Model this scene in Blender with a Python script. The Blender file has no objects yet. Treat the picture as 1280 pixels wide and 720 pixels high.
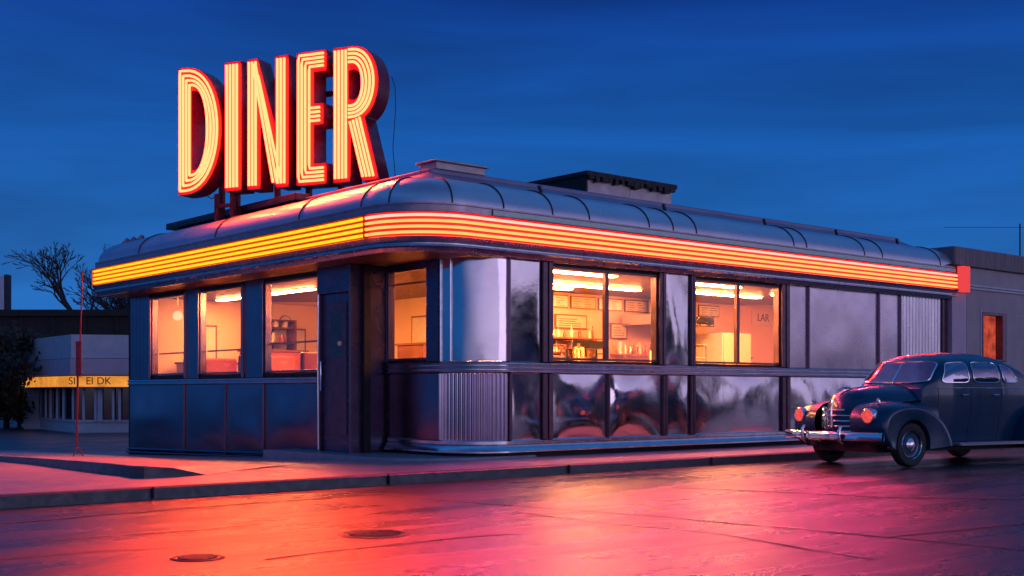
import bpy, bmesh, math, random
from mathutils import Vector, Matrix, noise
random.seed(7)
PI = math.pi
scene = bpy.context.scene
COL = scene.collection
F = 1507.0                      # focal length in pixels of a 1280 wide picture
UX, UY = 0.7596, 0.6504         # direction of the street front of the diner
CX, CY = -1.433, 17.0           # eave corner of the diner
ROT = math.atan2(UY, UX)

# ------------------------------------------------------------------ helpers
class MB:
    def __init__(s): s.v = []; s.f = []; s.uv = None
    def add(s, vs, fs):
        n = len(s.v); s.v += [tuple(v) for v in vs]; s.f += [tuple(i + n for i in f) for f in fs]; return s
    def box(s, x0, x1, y0, y1, z0, z1):
        vs = [(x0,y0,z0),(x1,y0,z0),(x1,y1,z0),(x0,y1,z0),(x0,y0,z1),(x1,y0,z1),(x1,y1,z1),(x0,y1,z1)]
        return s.add(vs, [(0,3,2,1),(4,5,6,7),(0,1,5,4),(1,2,6,5),(2,3,7,6),(3,0,4,7)])
    def obox(s, c, ax, ay, az):
        c = Vector(c); ax = Vector(ax); ay = Vector(ay); az = Vector(az)
        vs = [c + a*ax + b*ay + d*az for d in (-1,1) for a, b in ((-1,-1),(1,-1),(1,1),(-1,1))]
        return s.add(vs, [(0,3,2,1),(4,5,6,7),(0,1,5,4),(1,2,6,5),(2,3,7,6),(3,0,4,7)])
    def grid(s, rows, wrap=False):
        n = len(s.v); m = len(rows[0])
        for r in rows: s.v += [tuple(p) for p in r]
        for i in range(len(rows)-1):
            for j in range(m - (0 if wrap else 1)):
                k = (j+1) % m
                s.f.append((n+i*m+j, n+i*m+k, n+(i+1)*m+k, n+(i+1)*m+j))
        return s
    def tube(s, pts, r, n=8, closed=False, cap=True):
        pts = [Vector(p) for p in pts]; rows = []; N = len(pts); up = None
        for i, p in enumerate(pts):
            if closed: t = pts[(i+1) % N] - pts[i-1]
            else: t = pts[min(i+1, N-1)] - pts[max(i-1, 0)]
            t.normalize()
            if up is None:
                up = Vector((0,0,1)) if abs(t.z) < .9 else Vector((1,0,0))
            a = t.cross(up); a.normalize(); b = a.cross(t); up = b
            rr = r(i/(N-1)) if callable(r) else r
            rows.append([p + rr*(math.cos(2*PI*k/n)*a + math.sin(2*PI*k/n)*b) for k in range(n)])
        if closed: rows.append(rows[0])
        base = len(s.v); s.grid(rows, wrap=True)
        if cap and not closed:
            s.f.append(tuple(base + k for k in range(n)))
            s.f.append(tuple(base + (len(rows)-1)*n + k for k in reversed(range(n))))
        return s
    def lathe(s, prof, c=(0,0,0), ax=(0,0,1), n=24):
        c = Vector(c); ax = Vector(ax).normalized()
        q = Vector((0,0,1)) if abs(ax.z) < .9 else Vector((1,0,0))
        a = ax.cross(q).normalized(); b = ax.cross(a)
        rows = [[c + h*ax + r*(math.cos(2*PI*k/n)*a + math.sin(2*PI*k/n)*b) for k in range(n)] for r, h in prof]
        return s.grid(rows, wrap=True)
    def build(s, name, mat, parent=None, smooth=False, bevel=0, angle=40):
        me = bpy.data.meshes.new(name); me.from_pydata(s.v, [], s.f)
        bm = bmesh.new(); bm.from_mesh(me); bmesh.ops.recalc_face_normals(bm, faces=bm.faces); bm.to_mesh(me); bm.free()
        o = bpy.data.objects.new(name, me); COL.objects.link(o)
        if mat: me.materials.append(mat)
        if smooth:
            me.shade_smooth()
            try: me.set_sharp_from_angle(angle=math.radians(angle))
            except Exception: pass
        if parent: o.parent = parent
        if bevel:
            b = o.modifiers.new('bevel', 'BEVEL'); b.width = bevel; b.segments = 2; b.limit_method = 'ANGLE'
        return o

def tag(o, label=None, cat=None, group=None, kind=None):
    if label: o['label'] = label
    if cat: o['category'] = cat
    if group: o['group'] = group
    if kind: o['kind'] = kind
    return o
def empty(name, loc=(0,0,0), rz=0):
    o = bpy.data.objects.new(name, None); o.empty_display_size = .2; COL.objects.link(o)
    o.location = loc; o.rotation_euler = (0,0,rz); return o
def copy_tree(o, parent=None):
    c = o.copy(); COL.objects.link(c)
    if parent: c.parent = parent
    for ch in list(o.children): copy_tree(ch, c)
    return c
def W(u, v, z=0):   # diner coordinates to world
    return (CX + u*UX - v*UY, CY + u*UY + v*UX, z)
def G(u, v):        # lot falls gently towards the back
    t = min(max(v, 0), 14); return -.03*t - .0009*max(0, -u-3)**2*.3

# ------------------------------------------------------------------ materials
def mat(name): 
    m = bpy.data.materials.new(name); m.use_nodes = True
    nt = m.node_tree; nt.nodes.clear()
    out = nt.nodes.new('ShaderNodeOutputMaterial'); return m, nt, out
def N(nt, t, **kw):
    n = nt.nodes.new(t)
    for k, v in kw.items():
        if k in n.inputs: n.inputs[k].default_value = v
        else: setattr(n, k, v)
    return n
def setin(n, **kw):
    for k, v in kw.items(): n.inputs[k.replace('_', ' ')].default_value = v
def noisy(name, c1, c2, scale=3, rough=(.4,.6), metal=0, bump=.1, bscale=40, coat=0, stretch=(1,1,1), ior=1.5, detail=6, bdist=.01):
    m, nt, out = mat(name); L = nt.links.new
    p = N(nt, 'ShaderNodeBsdfPrincipled'); p.inputs['Metallic'].default_value = metal; p.inputs['IOR'].default_value = ior
    p.inputs['Coat Weight'].default_value = coat; p.inputs['Coat Roughness'].default_value = .06
    tc = N(nt, 'ShaderNodeTexCoord'); mp = N(nt, 'ShaderNodeMapping'); mp.inputs['Scale'].default_value = stretch
    L(tc.outputs['Object'], mp.inputs['Vector'])
    n1 = N(nt, 'ShaderNodeTexNoise'); setin(n1, Scale=scale, Detail=detail, Roughness=.6); L(mp.outputs[0], n1.inputs['Vector'])
    r = N(nt, 'ShaderNodeValToRGB'); r.color_ramp.elements[0].position = .3; r.color_ramp.elements[1].position = .7
    r.color_ramp.elements[0].color = (*c1, 1); r.color_ramp.elements[1].color = (*c2, 1)
    L(n1.outputs[0], r.inputs[0]); L(r.outputs[0], p.inputs['Base Color'])
    mr = N(nt, 'ShaderNodeMapRange'); setin(mr, From_Min=.3, From_Max=.7, To_Min=rough[0], To_Max=rough[1])
    n3 = N(nt, 'ShaderNodeTexNoise'); setin(n3, Scale=scale*2.3, Detail=4); L(mp.outputs[0], n3.inputs['Vector'])
    L(n3.outputs[0], mr.inputs[0]); L(mr.outputs[0], p.inputs['Roughness'])
    if bump:
        n2 = N(nt, 'ShaderNodeTexNoise'); setin(n2, Scale=bscale, Detail=4); L(mp.outputs[0], n2.inputs['Vector'])
        b = N(nt, 'ShaderNodeBump'); setin(b, Strength=bump, Distance=bdist); L(n2.outputs[0], b.inputs['Height']); L(b.outputs[0], p.inputs['Normal'])
    L(p.outputs[0], out.inputs[0]); return m
def emit(name, col, s=1.0, var=0, vscale=3):
    m, nt, out = mat(name)
    e = N(nt, 'ShaderNodeEmission'); e.inputs[0].default_value = (*col, 1); e.inputs[1].default_value = s
    if var:
        tc = N(nt, 'ShaderNodeTexCoord'); n = N(nt, 'ShaderNodeTexNoise'); setin(n, Scale=vscale, Detail=3)
        mr = N(nt, 'ShaderNodeMapRange'); setin(mr, From_Min=.3, From_Max=.7, To_Min=s*(1-var), To_Max=s*(1+var))
        nt.links.new(tc.outputs['Object'], n.inputs['Vector']); nt.links.new(n.outputs[0], mr.inputs[0]); nt.links.new(mr.outputs[0], e.inputs[1])
    nt.links.new(e.outputs[0], out.inputs[0]); return m
def glass(name, tint=(1,1,1), ior=1.5, rough=.0):
    m, nt, out = mat(name); L = nt.links.new
    t = N(nt, 'ShaderNodeBsdfTransparent'); t.inputs[0].default_value = (*tint, 1)
    g = N(nt, 'ShaderNodeBsdfGlossy'); g.inputs['Roughness'].default_value = rough
    tc = N(nt, 'ShaderNodeTexCoord'); n = N(nt, 'ShaderNodeTexNoise'); setin(n, Scale=1.3, Detail=1)
    b = N(nt, 'ShaderNodeBump'); setin(b, Strength=.12, Distance=.03)
    L(tc.outputs['Object'], n.inputs['Vector']); L(n.outputs[0], b.inputs['Height']); L(b.outputs[0], g.inputs['Normal'])
    lw = N(nt, 'ShaderNodeLayerWeight'); pw = N(nt, 'ShaderNodeMath'); pw.operation = 'POWER'; pw.inputs[1].default_value = 4; L(lw.outputs['Facing'], pw.inputs[0])
    fr = N(nt, 'ShaderNodeMath'); fr.operation = 'MULTIPLY_ADD'; fr.inputs[1].default_value = .7; fr.inputs[2].default_value = .035; L(pw.outputs[0], fr.inputs[0])
    mx = N(nt, 'ShaderNodeMixShader'); L(fr.outputs[0], mx.inputs[0]); L(t.outputs[0], mx.inputs[1]); L(g.outputs[0], mx.inputs[2])
    L(mx.outputs[0], out.inputs[0]); return m

M = {}
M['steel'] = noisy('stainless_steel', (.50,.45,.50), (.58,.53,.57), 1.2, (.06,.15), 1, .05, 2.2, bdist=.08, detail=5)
M['steel_dull'] = noisy('dull_steel', (.44,.37,.44), (.54,.46,.52), 1.2, (.2,.32), 1, .04, 3)
M['flute'] = noisy('fluted_steel', (.40,.32,.42), (.48,.40,.50), 1.5, (.10,.16), 1, .0, 30)
M['steel_brushed'] = noisy('brushed_steel', (.36,.35,.42), (.5,.49,.54), 4, (.24,.34), 1, .03, 60, stretch=(1,1,.15))
M['steel_dark'] = noisy('dark_steel', (.20,.13,.19), (.25,.17,.235), 1.5, (.2,.27), 1, .03, 5, bdist=.03)  # darker, purplish steel, mostly on the side front
M['trim'] = noisy('polished_trim', (.55,.56,.62), (.7,.7,.74), 5, (.12,.25), 1, .04, 30)
M['door_steel'] = noisy('door_steel', (.09,.07,.12), (.12,.10,.16), 2, (.25,.32), .85, 0, 10)
M['mullion'] = noisy('mullion_metal', (.10,.06,.09), (.16,.10,.13), 6, (.3,.45), .7, .05, 40)
M['roof'] = noisy('roof_steel', (.50,.54,.62), (.58,.62,.70), 1.2, (.26,.34), .75, .04, 4, bdist=.03)
M['roof_flat'] = noisy('roof_flat', (.20,.17,.26), (.28,.24,.34), 1.5, (.35,.45), .4, .05, 6)
M['seam'] = noisy('seam_rubber', (.012,.014,.03), (.02,.022,.04), 6, (.4,.6), 0, .05, 30)
M['fascia_green'] = noisy('pale_green_enamel', (.45,.58,.52), (.6,.72,.64), 4, (.25,.5), .1, .15, 25, stretch=(1,1,3))
M['fascia'] = noisy('fascia_enamel', (.25,.2,.26), (.36,.3,.36), 4, (.25,.4), .6, .1, 20)
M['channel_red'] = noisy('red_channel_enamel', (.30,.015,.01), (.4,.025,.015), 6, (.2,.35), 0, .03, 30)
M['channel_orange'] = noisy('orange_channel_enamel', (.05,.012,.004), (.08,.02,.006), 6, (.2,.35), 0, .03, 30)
M['soffit'] = noisy('soffit_paint', (.10,.05,.05), (.16,.08,.08), 3, (.35,.5), .2, .1, 12)
M['black'] = noisy('black_void', (.008,.008,.012), (.014,.014,.02), 4, (.6,.8), 0, .05, 20)
M['can_red'] = noisy('red_sign_can', (.12,.006,.022), (.17,.009,.03), 3, (.3,.45), .1, .08, 14)
M['can_face'] = noisy('red_sign_face', (.30,.010,.02), (.38,.014,.025), 5, (.3,.4), 0, .03, 20)
M['rust'] = noisy('red_oxide_steel', (.16,.02,.03), (.24,.04,.05), 8, (.5,.7), .2, .2, 30)
M['glass'] = glass('window_glass', (.97,.93,.9), 1.45)
M['kerb'] = noisy('kerb_stone', (.035,.04,.05), (.065,.07,.08), 5, (.35,.6), 0, .25, 30)
M['stucco'] = noisy('stucco', (.34,.28,.30), (.44,.37,.39), 2.2, (.6,.8), 0, .3, 45, stretch=(1,1,.5))
M['parapet'] = noisy('weathered_parapet', (.14,.11,.12), (.27,.22,.24), 6, (.7,.85), 0, .3, 30, stretch=(3,3,.25))
M['pilaster'] = noisy('lilac_render', (.48,.38,.46), (.56,.44,.52), 2.5, (.5,.7), 0, .1, 30)
M['concrete'] = noisy('pale_concrete', (.42,.44,.5), (.55,.56,.62), 3, (.5,.7), 0, .15, 20)
M['dark_wall'] = noisy('dark_brick_mass', (.015,.013,.014), (.028,.024,.024), 3, (.8,.9), 0, .1, 10)
M['bark'] = noisy('bark', (.03,.022,.025), (.06,.045,.05), 8, (.7,.9), 0, .3, 30)
M['leaf'] = noisy('dark_leaves', (.012,.016,.012), (.024,.03,.02), 2, (.6,.8), 0, 0)
M['step'] = noisy('step_stone', (.18,.2,.26), (.26,.28,.34), 5, (.25,.45), 0, .15, 30)
M['paint'] = noisy('navy_car_paint', (.0015,.036,.085), (.002,.046,.105), 2, (.24,.32), .1, 0, 10, coat=.42, ior=1.4)
M['chrome'] = noisy('chrome', (.75,.75,.78), (.85,.85,.87), 8, (.05,.16), 1, .05, 25)
M['rubber'] = noisy('tyre_rubber', (.012,.012,.014), (.02,.02,.022), 10, (.6,.8), 0, .2, 40)
M['car_glass'] = noisy('car_glass', (.22,.22,.30), (.32,.32,.42), 3, (.03,.08), .9, .05, 3, ior=1.6)
M['headlight'] = emit('headlamp_neon_reflection', (.95,.09,.09), .9, .3, 30)  # unlit lenses: red emission stands in for the neon mirrored in them
M['sign_tube'] = emit('sign_neon_tube', (22,.82,.30), 1.0)
M['tube_yellow'] = emit('yellow_neon_tube', (6,.80,.022), 1.0, 0)
M['tube_pink'] = emit('pink_neon_tube', (14,.72,.52), 1.0)
M['tube_orange'] = emit('orange_neon_tube', (14,.66,.17), 1.0)
M['end_cap'] = emit('neon_end_cap', (.85,.06,.07), 1.0)
M['amber'] = emit('amber_sign_light', (.95,.34,.05), .8, .3, 2)
M['red_window'] = emit('red_lit_curtain', (.55,.07,.04), .8, .5, 5)
M['dark_text'] = noisy('dark_lettering', (.16,.05,.01), (.2,.07,.015), 5, (.6,.7))
M['cream'] = noisy('cream_wall', (.80,.54,.34), (.88,.62,.42), 1.5, (.4,.6), 0, .05, 20)
M['salmon'] = noisy('salmon_wall', (.80,.46,.34), (.88,.54,.40), 1.2, (.35,.5), 0, .05, 20)
M['ceiling'] = noisy('warm_ceiling', (.85,.68,.5), (.9,.74,.56), 1.5, (.3,.5))
M['counter'] = noisy('red_counter', (.35,.06,.05), (.45,.09,.07), 3, (.15,.3))
M['brass'] = noisy('brass', (.6,.38,.15), (.7,.45,.2), 4, (.2,.35), 1)
M['ceramic'] = noisy('cream_ceramic', (.7,.6,.45), (.8,.7,.55), 4, (.2,.3))
M['brown'] = noisy('brown_board', (.16,.05,.03), (.25,.08,.05), 4, (.3,.5))
M['floor'] = noisy('interior_floor', (.3,.2,.15), (.4,.28,.2), 3, (.2,.4))
M['strip'] = emit('ceiling_light', (190,62,19.0), 1.0)
M['bulb'] = emit('warm_globe', (3,1.0,.5), 1.0)
M['hvac'] = noisy('hvac_tin', (.42,.36,.38), (.52,.45,.46), 3, (.4,.6), .3, .2, 8)
M['blue_glazing'] = noisy('dark_glazing', (.02,.02,.03), (.03,.03,.04), 3, (.05,.1), 0, 0, ior=1.5)

# wet road, concrete: puddled roughness
def wet(name, c1, c2, scale, r0, r1, bump, bscale, bdist, long=False, spec=.5, coatw=.0):
    m, nt, out = mat(name); L = nt.links.new
    p = N(nt, 'ShaderNodeBsdfPrincipled'); p.inputs['IOR'].default_value = 1.45
    geo = N(nt, 'ShaderNodeNewGeometry'); mp = N(nt, 'ShaderNodeMapping'); mp.inputs['Rotation'].default_value = (0,0,-ROT)
    L(geo.outputs['Position'], mp.inputs['Vector'])
    mp2 = N(nt, 'ShaderNodeMapping'); mp2.inputs['Scale'].default_value = (.22,1,1) if long else (1,1,1); L(mp.outputs[0], mp2.inputs['Vector'])
    n1 = N(nt, 'ShaderNodeTexNoise'); setin(n1, Scale=scale, Detail=8, Roughness=.62); L(mp2.outputs[0], n1.inputs['Vector'])
    nf = N(nt, 'ShaderNodeTexNoise'); setin(nf, Scale=170, Detail=2); L(mp.outputs[0], nf.inputs['Vector'])
    ad = N(nt, 'ShaderNodeMath'); ad.operation = 'MULTIPLY_ADD'; ad.inputs[1].default_value = .35; L(nf.outputs[0], ad.inputs[0]); L(n1.outputs[0], ad.inputs[2])
    r = N(nt, 'ShaderNodeValToRGB'); r.color_ramp.elements[0].position = .45; r.color_ramp.elements[1].position = .9
    r.color_ramp.elements[0].color = (*c1,1); r.color_ramp.elements[1].color = (*c2,1); L(ad.outputs[0], r.inputs[0]); L(r.outputs[0], p.inputs['Base Color'])
    n2 = N(nt, 'ShaderNodeTexNoise'); setin(n2, Scale=scale*1.7, Detail=5, Roughness=.55); L(mp2.outputs[0], n2.inputs['Vector'])
    mr = N(nt, 'ShaderNodeMapRange'); setin(mr, From_Min=.35, From_Max=.62, To_Min=r0, To_Max=r1); L(n2.outputs[0], mr.inputs[0]); L(mr.outputs[0], p.inputs['Roughness'])
    nb = N(nt, 'ShaderNodeTexNoise'); setin(nb, Scale=bscale, Detail=3, Roughness=.6); L(mp.outputs[0], nb.inputs['Vector'])
    b = N(nt, 'ShaderNodeBump'); setin(b, Strength=bump, Distance=bdist); L(nb.outputs[0], b.inputs['Height'])
    nb2 = N(nt, 'ShaderNodeTexNoise'); setin(nb2, Scale=2.2, Detail=5, Roughness=.6); L(mp2.outputs[0], nb2.inputs['Vector'])
    b2 = N(nt, 'ShaderNodeBump'); setin(b2, Strength=.5, Distance=.05); L(nb2.outputs[0], b2.inputs['Height']); L(b.outputs[0], b2.inputs['Normal'])
    L(b2.outputs[0], p.inputs['Normal']); L(p.outputs[0], out.inputs[0]); return m
M['road'] = wet('wet_asphalt', (.018,.02,.026), (.05,.05,.06), .8, .17, .38, .9, 90, .004, long=True)
M['pave'] = wet('wet_concrete', (.22,.21,.23), (.32,.31,.33), 1.0, .32, .5, .4, 60, .003)
M['tar'] = wet('tar_seam', (.012,.012,.016), (.02,.02,.025), 3, .5, .7, .3, 60, .003)
M['lot'] = wet('lot_asphalt', (.07,.08,.1), (.12,.13,.16), .7, .3, .5, .5, 60, .004)
M['bed'] = noisy('planting_soil', (.012,.013,.016), (.02,.02,.024), 8, (.8,.95), 0, .5, 40)

# ------------------------------------------------------------------ camera
cam = bpy.data.cameras.new('camera'); co = bpy.data.objects.new('camera', cam); COL.objects.link(co)
cam.sensor_width = 36; cam.lens = F/1280*36; cam.clip_end = 5000; cam.clip_start = .1
co.location = (0,0,1.0); co.rotation_euler = (PI/2,0,0)
cam.shift_y = (490-360)/1280
scene.camera = co

# ------------------------------------------------------------------ world
w = bpy.data.worlds.new('World'); scene.world = w; w.use_nodes = True
nt = w.node_tree; nt.nodes.clear(); L = nt.links.new
out = N(nt, 'ShaderNodeOutputWorld'); bg = N(nt, 'ShaderNodeBackground'); L(bg.outputs[0], out.inputs[0])
tc = N(nt, 'ShaderNodeTexCoord'); sx = N(nt, 'ShaderNodeSeparateXYZ'); L(tc.outputs['Generated'], sx.inputs[0])
ramp = N(nt, 'ShaderNodeValToRGB'); cr = ramp.color_ramp
cr.elements[0].position = 0; cr.elements[0].color = (.012,.11,.36,1)
cr.elements[1].position = 1; cr.elements[1].color = (.012,.06,.25,1)
for pos, c in ((.1,(.012,.125,.44)), (.2,(.006,.090,.38)), (.32,(.002,.032,.23)), (.45,(.010,.09,.34)), (.7,(.03,.16,.45))):
    e = cr.elements.new(pos); e.color = (*c,1)
L(sx.outputs[2], ramp.inputs[0])
mp = N(nt, 'ShaderNodeMapping'); mp.inputs['Scale'].default_value = (1.2,1.2,9); L(tc.outputs['Generated'], mp.inputs['Vector'])
cn = N(nt, 'ShaderNodeTexNoise'); setin(cn, Scale=1.6, Detail=6, Roughness=.55, Distortion=.4); L(mp.outputs[0], cn.inputs['Vector'])
cm = N(nt, 'ShaderNodeMapRange'); setin(cm, From_Min=.35, From_Max=.68, To_Min=.78, To_Max=1.25); L(cn.outputs[0], cm.inputs[0])
mul = N(nt, 'ShaderNodeVectorMath'); mul.operation = 'SCALE'; L(ramp.outputs[0], mul.inputs[0]); L(cm.outputs[0], mul.inputs['Scale'])
# afterglow to the right of the picture
dt = N(nt, 'ShaderNodeVectorMath'); dt.operation = 'DOT_PRODUCT'; dt.inputs[1].default_value = (.78,-.61,.12); L(tc.outputs['Generated'], dt.inputs[0])
gm = N(nt, 'ShaderNodeMapRange'); setin(gm, From_Min=-.02, From_Max=1, To_Min=0, To_Max=1); gm.interpolation_type = 'SMOOTHSTEP'; L(dt.outputs['Value'], gm.inputs[0])
el = N(nt, 'ShaderNodeMapRange'); setin(el, From_Min=0, From_Max=.55, To_Min=1, To_Max=.0); el.interpolation_type = 'SMOOTHSTEP'; L(sx.outputs[2], el.inputs[0])
g2 = N(nt, 'ShaderNodeMath'); g2.operation = 'MULTIPLY'; L(gm.outputs[0], g2.inputs[0]); L(el.outputs[0], g2.inputs[1])
gs = N(nt, 'ShaderNodeVectorMath'); gs.operation = 'SCALE'; gs.inputs[0].default_value = (.86,.62,.80); L(g2.outputs[0], gs.inputs['Scale'])
sky = N(nt, 'ShaderNodeTexSky'); sky.sky_type = 'NISHITA'; sky.sun_disc = False
sky.sun_elevation = math.radians(1.0); sky.sun_rotation = math.radians(110)
ss = N(nt, 'ShaderNodeVectorMath'); ss.operation = 'MULTIPLY'; ss.inputs[1].default_value = (.005,.008,.020); L(sky.outputs[0], ss.inputs[0])
a1 = N(nt, 'ShaderNodeVectorMath'); a1.operation = 'ADD'; L(mul.outputs[0], a1.inputs[0]); L(gs.outputs[0], a1.inputs[1])
a2 = N(nt, 'ShaderNodeVectorMath'); a2.operation = 'ADD'; L(a1.outputs[0], a2.inputs[0]); L(ss.outputs[0], a2.inputs[1])
L(a2.outputs[0], bg.inputs[0]); bg.inputs[1].default_value = 1.0
sl = bpy.data.lights.new('sun', 'SUN'); sl.energy = .12; sl.angle = math.radians(25); sl.color = (.8,.65,1)
so = bpy.data.objects.new('sun', sl); COL.objects.link(so)
so.rotation_euler = Vector((-.9,.4,-.14)).to_track_quat('-Z','Y').to_euler()
scene.view_settings.view_transform = 'Standard'; scene.view_settings.look = 'None'
scene.view_settings.exposure = 0; scene.view_settings.gamma = 1
cy = scene.cycles; cy.use_denoising = True
try: cy.denoiser = 'OPENIMAGEDENOISE'
except Exception: pass
cy.max_bounces = 8; cy.diffuse_bounces = 3; cy.glossy_bounces = 4; cy.transparent_max_bounces = 10
cy.sample_clamp_indirect = 8; cy.caustics_reflective = False; cy.caustics_refractive = False; cy.use_light_tree = True

# ------------------------------------------------------------------ ground
KV = -1.62     # kerb line, in diner v
ROADZ = -.13
def strip(name, m, vs, us, zf, kind='structure'):
    b = MB(); b.grid([[W(u, v, zf(u, v)) for u in us] for v in vs]); o = b.build(name, m, smooth=True); return tag(o, kind=kind)
US = [-300,-120,-60,-30] + [x*1.0 for x in range(-20, 24)] + [30,60,120,300]
road = MB(); road.grid([[W(u, v, ROADZ) for u in US] for v in (-300,-120,-60,-30,-20,-14,-10,-8,-6,-4,-3,KV-.14)])
tag(road.build('road', M['road'], smooth=True), kind='structure')
kz = lambda u: G(u, 0)
kb = MB()
us = [x*1.0 for x in range(-30, 60)]
kb.grid([[W(u, KV+.02, kz(u)+.002) for u in us], [W(u, KV-.10, kz(u)+.002) for u in us], [W(u, KV-.125, kz(u)-.015) for u in us], [W(u, KV-.15, ROADZ-.05) for u in us]])
tag(kb.build('kerb', M['kerb'], smooth=True, angle=30), kind='structure')
# kerb joints
kj = MB()
for u in range(-20, 30, 3):
    kj.obox(W(u+.4, KV-.155, -.06), (UX*.008,UY*.008,0), (-UY*.02,UX*.02,0), (0,0,.06))
kj.build('kerb_joint', M['black'], bpy.data.objects['kerb'])
# pavement in front of the diner
def w2l(x, y):
    dx, dy = x-CX, y-CY; return dx*UX+dy*UY, -dx*UY+dy*UX
def px2g(px, py, z):
    Y = F*(1.0-z)/(py-490.0); return (px-640)/F*Y, Y
def sub_grid(u0,u1,v0,v1,nu,nv):
    b = MB(); b.grid([[W(u0+(u1-u0)*i/nu, v0+(v1-v0)*j/nv, G(u0+(u1-u0)*i/nu, v0+(v1-v0)*j/nv)) for i in range(nu+1)] for j in range(nv+1)]); return b
b = sub_grid(-30, 60, KV+.02, 0, 90, 4); tag(b.build('pavement', M['pave'], smooth=True), kind='structure')
b = sub_grid(-30, 16, 0, 14, 46, 14); tag(b.build('forecourt', M['pave'], smooth=True), kind='structure')
b = MB(); VL = [14,20,30,60,120,300]
b.grid([[W(u, v, G(u, 14)-.0) for u in US] for v in VL]); tag(b.build('parking_lot', M['lot'], smooth=True), kind='structure')
b = MB(); b.grid([[W(u, v, G(u,v)) for u in (-300,-120,-60,-30)] for v in (KV+.02,0,4,8,14)]); tag(b.build('lot_verge', M['lot'], smooth=True), kind='structure')
b = MB(); b.grid([[W(u, v, G(0,v)) for u in (60,120,300)] for v in (KV+.02,0,4,8,14)]); tag(b.build('far_pavement', M['pave'], smooth=True), kind='structure')
b = MB(); b.grid([[W(u, v, G(0,v)) for u in (16,30,60)] for v in (0,4,8,14)]); tag(b.build('yard_ground', M['lot'], smooth=True), kind='structure')
# raised slab with a dark kerb face along its front
def on_lot(px, py):
    z = 0
    for _ in range(12): x, y = px2g(px, py, z); z = G(*w2l(x, y))
    return Vector((x, y, z))
fr_ = [on_lot(px, py) for px, py in ((-80,570),(-20,574.5),(0,577),(40,581),(90,587.5),(135,593.5),(165,597.6),(180,598),(215,596.5),(257,594))]
hh = [.11,.11,.10,.115,.13,.14,.14,.14,.11,.004]
bd = MB(); rows = [[], [], []]
for p_, h_ in zip(fr_, hh):
    rows[0].append(p_+Vector((0,0,-.02))); rows[1].append(p_+Vector((0,.01,h_-.012))); rows[2].append(p_+Vector((0,.03,h_)))
bd.grid(rows); bd.build('raised_kerb', M['kerb'], None, True, angle=40)['kind'] = 'structure'
bd = MB(); rows = []
for p_, h_ in zip(fr_, hh):
    r = []
    for j in range(9):
        q = p_+Vector((.25*j*.3,.03+.32*j,0)); q.z = max(G(*w2l(q.x,q.y))+.004, p_.z+h_*(1-j/8.5)); r.append(q)
    rows.append(r)
bd.grid(rows); bd.build('raised_slab', M['pave'], None, True)['kind'] = 'structure'
# pavement joints
pj = MB()
def gline(b, pts, wd, zf):
    for (x0,y0),(x1,y1) in zip(pts[:-1], pts[1:]):
        n = max(1, int(math.hypot(x1-x0,y1-y0)/.25))
        dx, dy = x1-x0, y1-y0; l = math.hypot(dx,dy); nx, ny = -dy/l, dx/l
        rows = []
        for i in range(n+1):
            t = i/n; x = x0+dx*t; y = y0+dy*t
            j = (noise.noise(Vector((x*2.1,y*2.1,3)))*.5)*wd*1.6; ww = wd*(.55+.7*abs(noise.noise(Vector((x*3,y*3,9)))))
            rows.append([(x+nx*(j-ww/2), y+ny*(j-ww/2), zf(x,y)), (x+nx*(j+ww/2), y+ny*(j+ww/2), zf(x,y))])
        b.grid(rows)
zl = lambda x, y: G(*w2l(x,y))+.004
for u in (-6.3,-2.4,1.6,5.6,9.6,13.6):
    gline(pj, [W(u, KV+.03)[:2], W(u, -.02 if u > 0 else 2.8)[:2]], .022, zl)
pj.build('pavement_joint', M['tar'], bpy.data.objects['pavement'])
tj = MB(); rz = lambda x, y: ROADZ+.004
R_ = lambda *ps: [px2g(*p, ROADZ) for p in ps]
for pts, wd in ((R_((470,618),(532,624),(820,646),(1110,672),(1300,690)), .05), (R_((1110,672),(1300,653)), .05),
                (R_((330,700),(420,689),(575,672),(640,668)), .05), (R_((60,676),(253,663),(330,655)), .045),
                (R_((840,610),(960,615),(1100,622),(1300,625)), .09), (R_((600,604),(900,597)), .05), (R_((640,640),(760,655),(900,668),(1090,700)), .035),
                (R_((0,700),(120,690),(260,684)), .03), (R_((0,655),(160,641),(340,628),(480,617)), .08)):
    gline(tj, pts, wd, rz)
tag(tj.build('tar_seam', M['tar'], bpy.data.objects['road']), kind=None)
# sunk utility covers
def cover(px, py, r, label):
    x, y = px2g(px, py, ROADZ); t = empty('manhole_cover', (x,y,ROADZ))
    rim = MB(); rim.lathe([(r*.9,.004),(r*.9,.009),(r*1.02,.009),(r*1.08,.003)], n=32); rim.build('rim', M['tar'], t, True)
    d = MB(); d.lathe([(0,.012),(r*.12,.012),(r*.14,.004),(r*.3,.004),(r*.32,.012),(r*.44,.012),(r*.46,.004),(r*.62,.004),(r*.64,.012),(r*.76,.012),(r*.78,.004),(r*.88,.004),(r*.89,.0)], n=32)
    for k in range(-3,4):
        yy = k*r*.22; hw = math.sqrt(max(0,(r*.8)**2-yy*yy)); d.box(-hw,hw,yy-r*.03,yy+r*.03,.0125,.016)
    d.build('lid', M['road'], t); tag(t, label, 'manhole cover')
cover(468, 668, .27, 'dark round iron cover in the wet road where it glows brightest orange')
cover(247, 698, .17, 'small dark iron valve cover in the road at lower left')

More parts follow.
